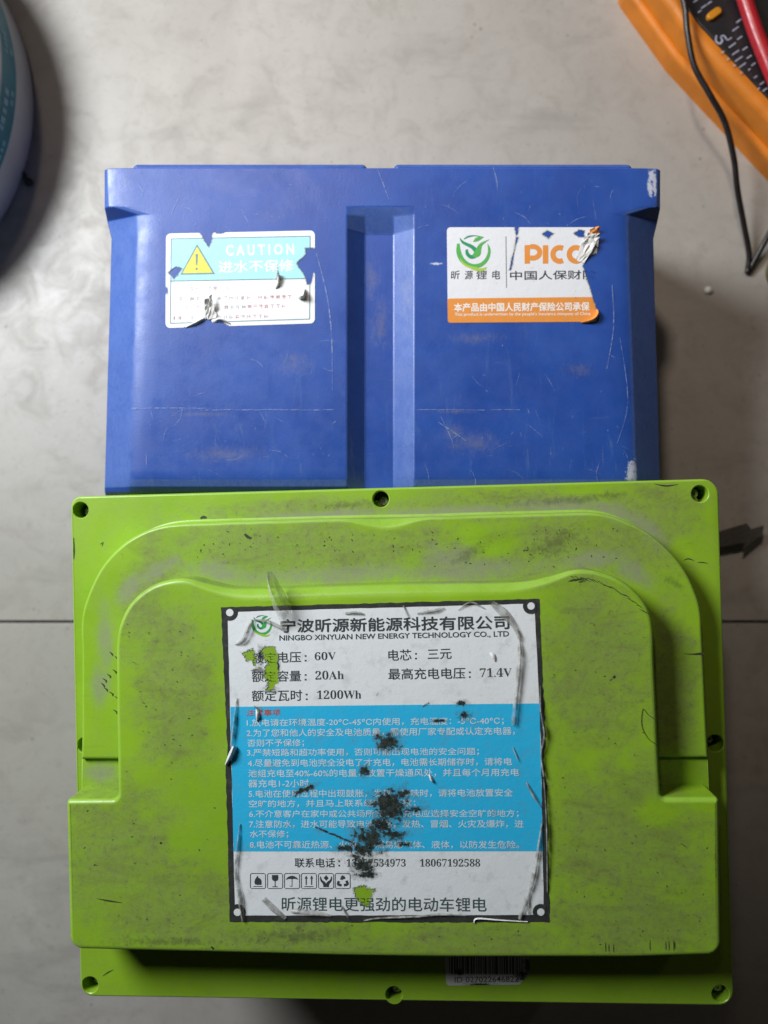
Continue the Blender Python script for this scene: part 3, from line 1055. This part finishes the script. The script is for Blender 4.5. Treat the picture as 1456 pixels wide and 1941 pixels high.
rj = random.Random(3)
outline = jag((419, 1151), (1022, 1135), 60, 0.7, rj) + jag((1022, 1135), (1029, 1300), 14, 0.8, rj) + jag((1029, 1300), (1034, 1400), 10, 2.2, rj) + jag((1034, 1400), (1030, 1440), 5, 1.5, rj) + jag((1030, 1440), (1036, 1490), 6, 1.8, rj) \
    + jag((1036, 1490), (1042, 1748), 24, 1.0, rj) + jag((1042, 1748), (1040, 1745), 1, 0, rj) + jag((1038, 1748), (436, 1747), 60, 1.2, rj) + jag((436, 1747), (428, 1450), 30, 1.0, rj) + jag((428, 1450), (433, 1425), 4, 1.0, rj) + jag((431, 1412), (419, 1151), 30, 1.0, rj)
spec = sheet('spec_label', [fG(*p) for p in outline], Z1, P['border'], green)
spec['label'] = 'torn black-bordered specification label with blue instruction block'
q = Z1 + DZ
sheet('paper_field', [fG(*p) for p in jag((432, 1160), (1013, 1144), 30, .4, rj) + jag((1013, 1144), (1025, 1400), 14, .5, rj) + jag((1025, 1400), (1031, 1734), 20, .6, rj) + jag((1031, 1734), (446, 1735), 30, .5, rj) + jag((446, 1735), (432, 1160), 30, .5, rj)], q, P['paper'], spec)
sheet('instruction_block', [fG(*p) for p in ((437, 1339.5), (1022.5, 1333), (1029, 1613), (443, 1613.5))], q + DZ, P['cyan'], spec)
for (x, y, a0) in ((436, 1161, 270), (1006.5, 1148.5, 180), (1025, 1728, 90), (450.5, 1728.5, 0)):
    cxp, cyp = x, y
    sx_, sy_ = (1 if x < 700 else -1), (1 if y < 1400 else -1)
    sheet('rivet_mark', [fG(cxp + max(-10, sx_ * 15.5 * math.cos(R(a))) * sx_, cyp + max(-7, sy_ * 15.5 * math.sin(R(a))) * sy_) for a in range(0, 360, 15)], q + 2 * DZ, P['border'], spec)
    sheet('rivet_mark', [fG(cxp + 7 * math.cos(R(a)), cyp + 7 * math.sin(R(a))) for a in range(0, 360, 20)], q + 3 * DZ, P['paper'], spec)
emblem(468, 1157, 66, q + DZ, P, spec, fG, 0.02)
ZT = q + 2 * DZ
text('宁波昕源新能源科技有限公司', (532, 1199), (965, 1192), 25, ZT, P['ink'], spec, fG, bold=0.024)
text('NINGBO XINYUAN NEW ENERGY TECHNOLOGY CO., LTD', (530, 1216), (965, 1208), 12, ZT, P['ink'], spec, fG, offset=0.018)


def spec_row(zh, zl, zr, zb0, zb1, zh_h, val, vl, vr, vb0, vb1, vh, serif=True):
    text(zh, (zl, zb0), (zr, zb1), zh_h, ZT, P['ink'], spec, fG, bold=0.008)
    strokes('text_line', [([(zr + 8.5, zb1 - 4.5, 3.4), (zr + 8.5, zb1 - 1.5, 3.4)], 1), ([(zr + 8.5, zb1 - 13.5, 3.4), (zr + 8.5, zb1 - 10.5, 3.4)], 1)], ZT, P['ink'], spec, fG)
    text(val, (vl, vb0), (vr, vb1), vh, ZT, P['ink'], spec, fG, serif=serif, bold=0.0 if serif else 0.008)


spec_row('额定电压', 478, 571, 1257.5, 1255, 20.5, '60V', 597, 637, 1251.5, 1250.5, 15.5)
spec_row('额定容量', 478, 571, 1292.5, 1291, 20.5, '20Ah', 598, 652, 1288, 1287, 16.5)
spec_row('额定瓦时', 478, 573, 1329, 1328, 21, '1200Wh', 601, 685, 1325, 1324, 16.5)
spec_row('电芯', 736.5, 780, 1252, 1251, 20.5, '三元', 811, 856, 1250, 1248.5, 19, serif=False)
spec_row('最高充电电压', 736.5, 882, 1288, 1286, 21, '71.4V', 909.5, 970, 1283.5, 1282.5, 17)

text('注意事项', (468, 1357), (532, 1356), 12.5, ZT + DZ, P['red'], spec, fG, bold=0.012)
for s_, xl, yl, xr, yr in (
        ('1.放电请在环境温度-20℃-45℃内使用，充电温度：-5℃-40℃；', 468.5, 1377.5, 955, 1373.5),
        ('2.为了您和他人的安全及电池质量，需使用厂家专配或认定充电器，', 468, 1396.5, 976, 1392.5),
        ('否则不予保修；', 469.5, 1416, 577, 1415),
        ('3.严禁短路和超功率使用，否则可能出现电池的安全问题；', 469, 1434, 908, 1431.5),
        ('4.尽量避免到电池完全没电了才充电，电池需长期储存时，请将电', 470.5, 1453.5, 970.5, 1450.5),
        ('池组充电至40%-60%的电量，放置干燥通风处，并且每个月用充电', 471.5, 1473, 984, 1471),
        ('器充电1-2小时。', 471.5, 1492, 593, 1491.5),
        ('5.电池在使用过程中出现鼓胀，发热，异味时，请将电池放置安全', 472, 1511.5, 972, 1509.5),
        ('空旷的地方，并且马上联系经销商厂家；', 472.5, 1531, 788, 1529),
        ('6.不介意客户在家中或公共场所充电，充电应选择安全空旷的地方；', 473, 1550, 983, 1549),
        ('7.注意防水，进水可能导致电池短路，发热、冒烟、火灾及爆炸，进', 473, 1569, 992, 1568.5),
        ('水不保修；', 474, 1588, 547, 1588),
        ('8.电池不可靠近热源、火源、易燃易爆气体、液体，以防发生危险。', 474, 1607.8, 984, 1608)):
    text(s_, (xl, yl), (xr, yr), 14.6, ZT + DZ, P['pale'], spec, fG, bold=0.010)
text('联系电话', (559, 1643.5), (635, 1643.5), 17.5, ZT, P['ink'], spec, fG, bold=0.010)
strokes('text_line', [([(643, 1638.5, 3), (643, 1641.5, 3)], 1), ([(643, 1630, 3), (643, 1633, 3)], 1)], ZT, P['ink'], spec, fG)
text('13857534973', (657, 1642), (769, 1642), 14.5, ZT, P['ink'], spec, fG, serif=True)
text('18067192588', (796, 1642), (910, 1642), 14.5, ZT, P['ink'], spec, fG, serif=True)
text('昕源锂电更强劲的电动车锂电', (534.5, 1726), (922, 1727.5), 26.5, ZT, P['slogan'], spec, fG, bold=0.006)

# handling symbols in their frames
icons = [475, 507.5, 539.5, 571.5, 604, 635.5]
for k, x in enumerate(icons):
    y, s = 1655, 28.5
    fr = [(x + 2, y), (x + s - 2, y), (x + s, y + 2), (x + s, y + s - 2), (x + s - 2, y + s), (x + 2, y + s), (x, y + s - 2), (x, y + 2), (x + 2, y)]
    ic = strokes('symbol_frame', [([(a, b2, 1.3) for a, b2 in fr], 1)], ZT, P['ink'], spec, fG)
    X = lambda a, b2, w: (x + a * s, y + b2 * s, w * s)
    if k == 0:
        L = [([X(.5, .15, .02), X(.42, .38, .2), X(.45, .55, .38), X(.42, .75, .22)], 3), ([X(.53, .30, .08), X(.62, .48, .22), X(.66, .75, .14)], 3), ([X(.2, .86, .045), X(.8, .86, .045)], 1)]
    elif k == 1:
        L = [([X(.5, .1, .40), X(.5, .32, .42), X(.5, .45, .32), X(.5, .52, .05)], 3), ([X(.5, .5, .05), X(.5, .86, .05)], 1), ([X(.32, .88, .05), X(.68, .88, .05)], 1)]
    elif k == 2:
        L = [([X(.1, .40, .03), X(.28, .29, .14), X(.5, .26, .22), X(.72, .29, .14), X(.9, .40, .03)], 4), ([X(.5, .3, .04), X(.5, .78, .04), X(.44, .86, .04), X(.35, .82, .04)], 3)]
    elif k == 3:
        L = [([X(a, .14, .01), X(a, .34, .20)], 1) for a in (.32, .68)] + [([X(a, .3, .07), X(a, .76, .07)], 1) for a in (.32, .68)] + [([X(.2, .87, .05), X(.8, .87, .05)], 1)]
    elif k == 4:
        L = [([X(.34, .3, .01), X(.5, .3, .34), X(.52, .3, .34), X(.66, .3, .01)], 4), ([X(.13, .2, .05), X(.18, .45, .12), X(.38, .66, .2), X(.42, .9, .2)], 4), ([X(.87, .2, .05), X(.82, .45, .12), X(.62, .66, .2), X(.58, .9, .2)], 4)]
    else:
        L = [([X(.40, .42, .16), X(.5, .2, .17), X(.62, .36, .16)], 3), ([X(.24, .5, .16), X(.2, .72, .17), X(.42, .78, .16)], 3), ([X(.74, .48, .16), X(.82, .70, .17), X(.58, .78, .16)], 3)]
    strokes('handling_symbol', L, ZT + 1e-5, P['ink'], spec, fG)

# wrinkled and lifted film on the label
zr = Z1 + 0.00035
folds = [
    (M_CLEAR, [(514, 1083, 2, .008), (522, 1108, 16, .012), (533, 1140, 27, .010), (541, 1168, 24, .005), (536, 1192, 7, .001)], 0.5),
    (M_FILM, [(446, 1221, 5, .0008), (462, 1213, 12, .003), (474, 1186, 12, .004), (480, 1174, 6, .002)], 0.3),
    (M_FILM, [(476, 1175, 4, .001), (500, 1176, 7, .002), (522, 1184, 9, .003), (545, 1197, 7, .002)], 0.3),
    (M_FILM, [(932, 1143, 12, .001), (955, 1162, 22, .004), (975, 1186, 14, .003), (986, 1210, 10, .003)], 0.3),
    (M_FILM, [(982, 1195, 7, .001), (985, 1240, 11, .004), (979, 1310, 12, .004), (974, 1372, 14, .003)], 0.4),
    (M_FILM, [(790, 1163, 5, .0008), (825, 1157, 9, .002), (842, 1152, 5, .001)], 0.2), (M_FILM, [(655, 1163, 6, .0008), (675, 1161, 7, .002), (690, 1164, 4, .001)], 0.2),
    (M_FILM, [(765, 1147, 5, .001), (774, 1168, 5, .002)], 0.2), (M_FILM, [(868, 1156, 3, .0008), (892, 1142, 6, .002), (918, 1153, 3, .001)], 0.2),
    (M_FILM, [(450, 1322, 4, .001), (446, 1365, 6, .003), (440, 1412, 8, .003)], 0.4), (M_PAPER, [(446, 1412, 6, .004), (440, 1428, 10, .005), (429, 1448, 3, .002)], 0.5),
    (M_FILM, [(456, 1560, 3, .001), (452, 1600, 7, .003), (447, 1650, 7, .003), (456, 1700, 12, .004), (462, 1744, 8, .002)], 0.4),
    (M_FILM, [(500, 1702, 12, .001), (520, 1722, 14, .003), (542, 1740, 8, .001)], 0.3), (M_FILM, [(553, 1726, 9, .001), (590, 1728, 13, .003), (628, 1735, 5, .001)], 0.3),
    (M_FILM, [(648, 1715, 3, .0008), (655, 1728, 6, .002), (662, 1740, 3, .001)], 0.3),
    (M_FILM, [(690, 1744, 3, .0008), (720, 1739, 3, .0012), (790, 1736, 4, .0015), (832, 1732, 5, .0015), (884, 1734, 3, .0008)], 0.4),
    (M_PAPER, [(899, 1748, 3, .0006), (905, 1740, 3, .0012), (950, 1743, 2, .001), (1000, 1746, 1.5, .0006)], 0.3),
    (M_FILM, [(1027, 1560, 4, .001), (1018, 1620, 9, .003), (1008, 1672, 12, .003), (985, 1740, 10, .002)], 0.3), (M_FILM, [(1003, 1690, 5, .001), (1001, 1730, 7, .002)], 0.3),
    (M_FILM, [(998, 1482, 4, .001), (1010, 1505, 8, .003), (1026, 1530, 4, .001)], 0.3), (M_FILM, [(972, 1415, 3, .0008), (982, 1440, 5, .002)], 0.3),
    (M_FILM, [(476, 1270, 5, .001), (490, 1266, 9, .003), (501, 1272, 4, .001)], 0.4),
    (M_FILM, [(1024, 1300, 2, .0008), (1024, 1345, 4, .003), (1031, 1390, 5, .004), (1025, 1425, 4, .003), (1030, 1470, 4, .003)], 0.6),
    (M_FILM, [(1030, 1475, 2, .002), (1034, 1530, 3, .003), (1036, 1600, 3, .003), (1037, 1690, 2, .001)], 0.6),
    (M_PAPER, [(487, 1343, 3, .001), (490, 1355, 8, .003), (488, 1366, 3, .001)], 0.5), (M_PAPER, [(814, 1466, 3, .001), (818, 1476, 6, .003), (822, 1482, 2, .001)], 0.5),
    (M_PAPER, [(929, 1236, 4, .0008), (935, 1243, 9, .0015), (938, 1252, 4, .0008)], 0.4), (M_FILM, [(800, 1338, 2, .0006), (812, 1330, 3, .001)], 0.3),
]
for m, pts, tl in folds:
    pts = [(x, y, w * (0.8 if m is M_FILM else 1.0), l * 0.6 if m is not M_CLEAR else l) for x, y, w, l in pts]
    ribbon('lifted_fold', pts, m, spec, fG, zr, tilt=tl)

# barcode sticker under the overhang, on the flange
fF = lambda x, y: G(x, y, 0.0)
M_BAR = {k: print_mat('barcode_' + k, v, green, None, gspots([(990, 1850, 14, 12), (1000, 1826, 10, 18), (870, 1842, 10, 8), (915, 1866, 30, 4)], 0.0), dirt=0.5) for k, v in dict(paper=(0.55, 0.56, 0.52), ink=(0.05, 0.05, 0.05)).items()}
bar = sheet('barcode_label', [fF(*p) for p in rounded([(841, 1790, 0), (1003, 1790, 0), (1004, 1846, 2), (984, 1866, 3), (846, 1868, 7)], 4)], 0.00022, M_BAR['paper'], green)
bar['label'] = 'small grubby barcode sticker on the lower flange'
rb = random.Random(21)
lst = []
x = 852.0
while x < 990:
    w = rb.choice([1.2, 1.2, 2.2, 3.2])
    lst.append(([(x, 1794, w), (x + .3, 1846, w)], 1))
    x += w + rb.choice([1.4, 1.4, 2.4, 3.2])
strokes('barcode_bars', lst, 0.00028, M_BAR['ink'], bar, fF)
text('ID 027022646822', (862, 1862), (983, 1861), 11, 0.00028, M_BAR['ink'], bar, fF, offset=0.004)

# scuffs, dings and small marks on the green lid
M_SCUFF = plain('black_scuff', (0.035, 0.042, 0.02), 0.7, var=0.4, scale=900)
rs = random.Random(4)
lst = []
for i in range(17):
    f = i / 16
    x = 1085 + 135 * f
    y = 1090 + 62 * f * f
    L = rs.uniform(4, 13)
    lst.append(([(x - L * .7, y + 3 - L * .1, .4), (x, y + 5 + rs.uniform(-2, 2), 1.6), (x + L * .8, y + 7 + L * .3, .3)], 2))
for i in range(12):
    x = 1075 + rs.uniform(0, 24); y = 1098 + rs.uniform(0, 8)
    lst.append(([(x, y, .5), (x + 7, y - 2, 1.2), (x + 14, y - 3, .3)], 2))
for (x, y) in ((1148, 1796), (1154, 1796), (1163, 1797), (1232, 1793), (1262, 1792), (1268, 1793), (1277, 1794), (1279, 1790)):
    lst.append(([(x, y - rs.uniform(4, 14), .6), (x, y, 1.5), (x + .5, y + 8, .8)], 2))
lst += [([(184, 1703, .6), (205, 1707, 3), (232, 1711, .8)], 4), ([(1290, 1598, .8), (1300, 1605, 1.6)], 2), ([(304, 1596, 4), (306, 1599, 4)], 1), ([(400, 1794, 3), (405, 1798, 4)], 1), ([(1162.5, 1281.5, 6), (1165.5, 1284.5, 6)], 1),
        ([(1156, 1290, .6), (1160, 1287, 1.6)], 1)]
for i in range(110):
    x, y = rs.uniform(140, 1350), rs.uniform(1530, 1790)
    if 410 < x < 1050 and y < 1752:
        continue
    L = rs.uniform(1, 5)
    a = rs.uniform(0, 3.1)
    lst.append(([(x, y, .4), (x + L * math.cos(a) * .5, y + L * math.sin(a) * .5, rs.uniform(.6, 1.8)), (x + L * math.cos(a), y + L * math.sin(a), .3)], 2))
for i in range(60):
    x, y = rs.choice([(rs.uniform(235, 410), rs.uniform(1180, 1500)), (rs.uniform(1050, 1230), rs.uniform(1150, 1500))])
    L = rs.uniform(1, 5)
    a = rs.uniform(0, 3.1)
    lst.append(([(x, y, .4), (x + L * math.cos(a) * .5, y + L * math.sin(a) * .5, rs.uniform(.6, 1.8)), (x + L * math.cos(a), y + L * math.sin(a), .3)], 2))
s = strokes('scuff_marks', lst, H2 + 0.00010, M_SCUFF, green, fG)
s['kind'] = 'stuff'
fL = lambda x, y: G(x, y, H1)
lst = [([(1295, 1239, .6), (1310, 1240, 2), (1331, 1239, 5), (1334, 1239, 1)], 3), ([(464, 1012, 4), (470, 1018, 6), (478, 1020, 2)], 2)]
for i in range(90):
    x, y = rs.uniform(330, 1180), rs.uniform(1000, 1075)
    L = rs.uniform(1, 6)
    a = rs.uniform(0, 3.1)
    lst.append(([(x, y, .4), (x + L * math.cos(a) * .5, y + L * math.sin(a) * .5, rs.uniform(.8, 2.2)), (x + L * math.cos(a), y + L * math.sin(a), .3)], 2))
for i in range(14):
    f = i / 13
    x, y = 224 + 16 * math.sin(f * 9), 1235 + f * 110
    lst.append(([(x - 16, y, .6), (x - 12 + rs.uniform(0, 4), y + 4, 3), (x - 10, y + 8, .6)], 2))
s = strokes('scuff_marks', lst, H1 + 0.00010, M_SCUFF, green, fL)
s['kind'] = 'stuff'
lst = [([(380, 983, 3), (386, 980, 6), (392, 982, 3)], 2), ([(190, 1032, .6), (196, 1028, 2), (193, 1036, .6)], 2), ([(140, 1020, 1.5), (140.5, 1045, 3.5), (140, 1060, 1.5)], 3), ([(1240, 917, .6), (1262, 921, 3), (1286, 918, .6)], 3),
       ([(1296, 1062, .6), (1305, 1059, 2.4), (1316, 1063, .6)], 3), ([(1322, 1066, .6), (1332, 1066, 2), (1342, 1068, .6)], 3), ([(195, 1850, .6), (205, 1843, 2.5), (215, 1838, .6)], 3)]
s = strokes('scuff_marks', lst, 0.00010, M_SCUFF, green, fF)
s['kind'] = 'stuff'

# a hair lying on the lid
M_BLACK = plain('black_rubber', (0.018, 0.017, 0.018), 0.42, var=0.2, scale=120)
hp = [(1240, 1362), (1228, 1354), (1219, 1343), (1216, 1356), (1216, 1374), (1222, 1390), (1232, 1403), (1247, 1412)]
hair = []
for x, y in hp:
    u, v = G(x, y, H2)
    hair.append(GR @ Vector((u, v, H2 + 0.0004)) + GT)
tag(tube('hair_strand', hair, 0.00013, M_BLACK, None, 5, 5), 'thin curled dark hair on the right of the green lid', 'hair')

# ------------------------------------------------------------------ folded strap that props the green case
M_WEB = plain('webbing', (0.085, 0.078, 0.066), 0.8, var=0.35, scale=500, bump=0.4)
sp = [(1235, 1050), (1300, 1022), (1362, 1008), (1416, 992), (1425, 1003), (1449, 996), (1446, 1012), (1409, 1043), (1412, 1029), (1362, 1038), (1300, 1056), (1235, 1084)]
ZS = 0.012
strap_org = at(1300, 1040, 0)
strap = empty('folded_strap', (strap_org.x, strap_org.y, 0), 'dark frayed strap end sticking out from under the green case', 'strap')
loop = [at(x, y, ZS) for x, y in sp]
prism('strap_end', [(p.x - strap_org.x, p.y - strap_org.y) for p in loop], ZS - 0.0016, ZS, M_WEB, strap, bev=0.0004, segs=2, bottom=True)
wad = [(x, y) for x, y in [(-0.09, -0.03), (-0.02, -0.03), (-0.02, 0.012), (-0.09, 0.012)]]
prism('strap_fold', rounded([(x, y, 0.006) for x, y in wad]), 0.0, 0.0105, M_WEB, strap, bev=0.003, segs=3, bottom=True)

# ------------------------------------------------------------------ multimeter, its lead and probe
e1 = Vector((0.682, -0.732, 0)).normalized()
e2 = Vector((-e1.y, e1.x, 0))
mo = at(1265, 130, 0.004) - e1 * 0.080
ang = math.atan2(e1.y, e1.x)
meter = empty('multimeter', (mo.x, mo.y, 0), 'orange and black handheld multimeter lying at the top right', 'multimeter', rot=Euler((0, 0, ang)))
M_ORANGE = plain('orange_rubber', (0.66, 0.20, 0.012), 0.5, var=0.12, scale=50, bump=0.1)
M_FACE = plain('meter_face', (0.014, 0.013, 0.016), 0.4, var=0.2, scale=80)
M_MARK = plain('meter_mark', (0.42, 0.42, 0.55), 0.5)
M_BTN = plain('orange_button', (0.62, 0.24, 0.010), 0.45)
ML, MW = 0.215, 0.098


def inset(loop, d):
    loop = ccw(loop)
    return [tuple(Vector(p) + n * d) for p, n in zip(loop, inward(loop))]


hb = rounded([(0, .030, .012), (.013, .0088, .012), (.080, 0, .03), (ML, 0, .016), (ML, MW, .016), (.080, MW, .03), (.013, MW - .0088, .012), (0, MW - .030, .012)], 8)
prism('holster_base', hb, 0.0, 0.020, M_ORANGE, meter, bev=0.004, segs=5, bottom=True)
prism('holster_rim', inset(hb, .0045), 0.010, 0.043, M_ORANGE, meter, bev=0.006, segs=6)
prism('face_panel', inset(hb, .0135), 0.036, 0.0445, M_FACE, meter, bev=0.0015, segs=3)
mri = Matrix.Rotation(-ang, 3, 'Z')


def Mt(px, py, z):
    p = mri @ (at(px, py, z) - Vector((mo.x, mo.y, z)))
    return (p.x, p.y)


fM = lambda x, y: Mt(x, y, 0.0445)
bl = []
bc = Vector(fM(1352, 29))
bdir = (Vector(fM(1363, 22)) - Vector(fM(1341, 38))).normalized()
bn = Vector((-bdir.y, bdir.x))
for k in range(24):
    a = 2 * math.pi * k / 24
    off = bdir * (0.0030 if math.cos(a) > 0 else -0.0030)
    p = bc + off + bdir * 0.0030 * math.cos(a) + bn * 0.0030 * math.sin(a)
    bl.append((p.x, p.y))
prism('push_button', bl, 0.0440, 0.0475, M_BTN, meter, bev=0.001, segs=3)
strokes('dial_marking', [([(1358, 67, 2.5), (1357, 78, 3.5), (1364, 83, 3.5), (1369, 77, 3.5), (1366, 70, 2), (1372, 68, 3), (1378, 76, 2.5)], 4)], 0.0447, M_MARK, meter, fM)
for (x, y, L) in ((1335, 12, 12), (1344, 6, 10), (1394, 55, 12), (1388, 86, 13), (1394, 100, 13), (1400, 112, 14), (1407, 124, 13), (1370, 99, 5), (1420, 132, 4), (1432, 146, 6), (1444, 158, 8), (1318, 2, 8), (1400, 40, 9), (1383, 74, 8), (1402, 72, 9), (1412, 92, 9), (1420, 108, 9), (1428, 122, 8), (1380, 112, 4), (1392, 124, 4), (1405, 138, 4), (1450, 170, 9), (1438, 168, 4), (1326, 22, 6)):
    strokes('dial_marking', [([(x - L / 2, y + L * .35, 2.2), (x + L / 2, y - L * .35, 2.2)], 1)], 0.0447, M_MARK, meter, fM)
prism('corner_foot', [Mt(1270, 118, 0.006), Mt(1290, 124, 0.006), Mt(1288, 137, 0.006), Mt(1272, 131, 0.006)], 0.0, 0.006, M_FACE, meter, bev=0.0008, segs=2)

M_CORD = plain('black_cord', (0.014, 0.010, 0.010), 0.35, var=0.15, scale=90)
cord = [at(1285, -30, 0.052), at(1298, 10, 0.052), at(1303, 60, 0.050), at(1316, 125, 0.046), at(1345, 178, 0.043), at(1374, 232, 0.038), at(1391, 300, 0.030), at(1398, 360, 0.022), at(1411, 430, 0.012), at(1420, 480, 0.006), at(1418, 508, 0.0030),
        at(1417, 515, 0.0025), at(1421, 511, 0.0026), at(1437, 482, 0.006), at(1456, 447, 0.010), at(1490, 380, 0.014), at(1530, 300, 0.01)]
tag(tube('test_lead', [tuple(p) for p in cord], 0.0022, M_CORD, None, 10, 6), 'thin black test lead looping over the orange meter onto the tiles', 'cable')
M_RED = plain('red_grip', (0.42, 0.012, 0.022), 0.32, var=0.1, scale=60)
pr = empty('test_probe', at(1430, 60, 0.0445), 'red test probe lying across the black meter face', 'probe')
po = Vector(pr.location)
pth = [at(1386, -60, 0.0505) - po, at(1408, -10, 0.0505) - po, at(1432, 60, 0.0505) - po, at(1462, 135, 0.0505) - po, at(1500, 230, 0.0505) - po]
tube('probe_grip', [tuple(p) for p in pth], 0.005, M_RED, pr, 16, 6, radii=[0.0040, 0.0052, 0.0056, 0.0056, 0.0048])
tube('finger_guard', [tuple(at(1499, 228, 0.0505) - po), tuple(at(1502, 236, 0.0505) - po)], 0.0062, M_RED, pr, 16, 3)
tube('probe_tip', [tuple(at(1500, 230, 0.0505) - po), tuple(at(1540, 330, 0.0505) - po)], 0.001, M_STEEL, pr, 8, 3)

# ------------------------------------------------------------------ bucket at the left
bu = at(0, 0, 0)
BC = Vector((-0.449, 0.325, 0))
bucket = empty('bucket', BC, 'white plastic bucket with teal label at the top left corner', 'bucket')
M_PAIL = plain('pail_plastic', (0.42, 0.43, 0.46), 0.45, var=0.12, scale=18, bump=0.05)
M_TEAL = plain('teal_print', (0.012, 0.16, 0.22), 0.4, var=0.15, scale=25)
M_TW = plain('teal_text', (0.16, 0.34, 0.44), 0.5)
R0 = 0.168
lathe('bucket_wall', [(0.0, 0.002), (R0 - 0.006, 0.002), (R0 - 0.006, 0.0), (R0 - 0.001, 0.0008), (R0, 0.004), (R0 + 0.001, 0.061), (R0 - 0.0015, 0.061), (R0 - 0.0025, 0.006), (0.0, 0.005)], M_PAIL, bucket, 0, 0, 128)
lathe('bucket_rim', [(R0 + 0.001, 0.058), (R0 + 0.0022, 0.059), (R0 + 0.0022, 0.062), (R0 + 0.001, 0.063), (R0 - 0.002, 0.063), (R0 - 0.002, 0.060)], M_PAIL, bucket, 0, 0, 128)
rz = lambda z: R0 + 0.001 * (z - 0.004) / 0.057 + 0.0004
lathe('bucket_label', [(rz(0.034), 0.034), (rz(0.045), 0.045), (rz(0.057), 0.057)], M_TEAL, bucket, 0, 0, 128)
verts, faces = [], []
rt = random.Random(2)
for row, (za, zb) in enumerate(((0.0385, 0.0425), (0.046, 0.052))):
    a = -0.62
    while a < 0.25:
        da = rt.uniform(0.012, 0.030)
        base = len(verts)
        for aa, zz in ((a, za), (a + da, za), (a + da, zb), (a, zb)):
            r = rz(zz) + 0.0004
            verts.append((r * math.cos(aa), r * math.sin(aa), zz))
        faces.append((base, base + 1, base + 2, base + 3))
        a += da + rt.choice([0.010, 0.016, 0.16])
mesh_obj('label_lettering', verts, faces, M_TW, bucket)['kind'] = 'stuff'

# ------------------------------------------------------------------ small things on the floor
M_DIRT = plain('dark_crumb', (0.05, 0.05, 0.048), 0.8, var=0.3, scale=400)
cp = at(57, 347, 0.0)
cr = empty('crumb', (cp.x, cp.y, 0), 'small dark scrap on the tiles beside the bucket', 'scrap')
tube('stem', [(-0.0045, 0.0080, 0.002), (-0.0020, 0.0030, 0.0024), (0.0, 0.0005, 0.0022)], 0.0014, M_DIRT, cr, 8, 4)
lathe('lump', [(0.0, 0.0042), (0.0022, 0.0038), (0.0034, 0.0024), (0.0032, 0.0008), (0.0, 0.0)], M_DIRT, cr, 0, 0, 14)
wp = at(1342, 551, 0.0)
wb = lathe('plastic_bead', [(0.0, 0.0032), (0.0012, 0.0030), (0.0026, 0.0022), (0.0032, 0.0010), (0.0028, 0.0), (0.0, 0.0)], plain('white_bead', (0.80, 0.80, 0.78), 0.35), None, 0, 0, 18, 60)
wb.location = (wp.x, wp.y, 0)
tag(wb, 'tiny white bead on the tiles right of the blue case', 'bead')
op = at(1487, 518, 0.0)
oc = lathe('olive_cap', [(0.0, 0.011), (0.012, 0.011), (0.0148, 0.0096), (0.0155, 0.007), (0.0155, 0.0), (0.0, 0.0)], plain('olive_plastic', (0.12, 0.105, 0.05), 0.6, var=0.2), None, 0, 0, 40)
oc.location = (op.x, op.y, 0)
tag(oc, 'olive round cap cut by the right picture edge under the black lead', 'cap')

# grit lying about on the tiles, too small to count
rg_ = random.Random(8)
verts, faces = [], []
for i in range(200):
    x, y = rg_.uniform(-0.34, 0.36), rg_.uniform(-0.44, 0.46)
    if rg_.random() < 0.3:
        y = JY + rg_.gauss(0, 0.004)
    r = rg_.choice([0.0002, 0.0003, 0.0004, 0.0006])
    base = len(verts)
    for k in range(5):
        a = 2 * math.pi * k / 5 + rg_.random()
        q = r * rg_.uniform(0.6, 1.3)
        verts.append((x + q * math.cos(a), y + q * math.sin(a), 0.0))
    verts.append((x, y, r * 0.9))
    faces += [(base + k, base + (k + 1) % 5, base + 5) for k in range(5)]
grit = mesh_obj('grit', verts, faces, M_DIRT)
grit['kind'] = 'stuff'
grit['label'] = 'scattered dark grit on the pale tiles'
grit['category'] = 'grit'
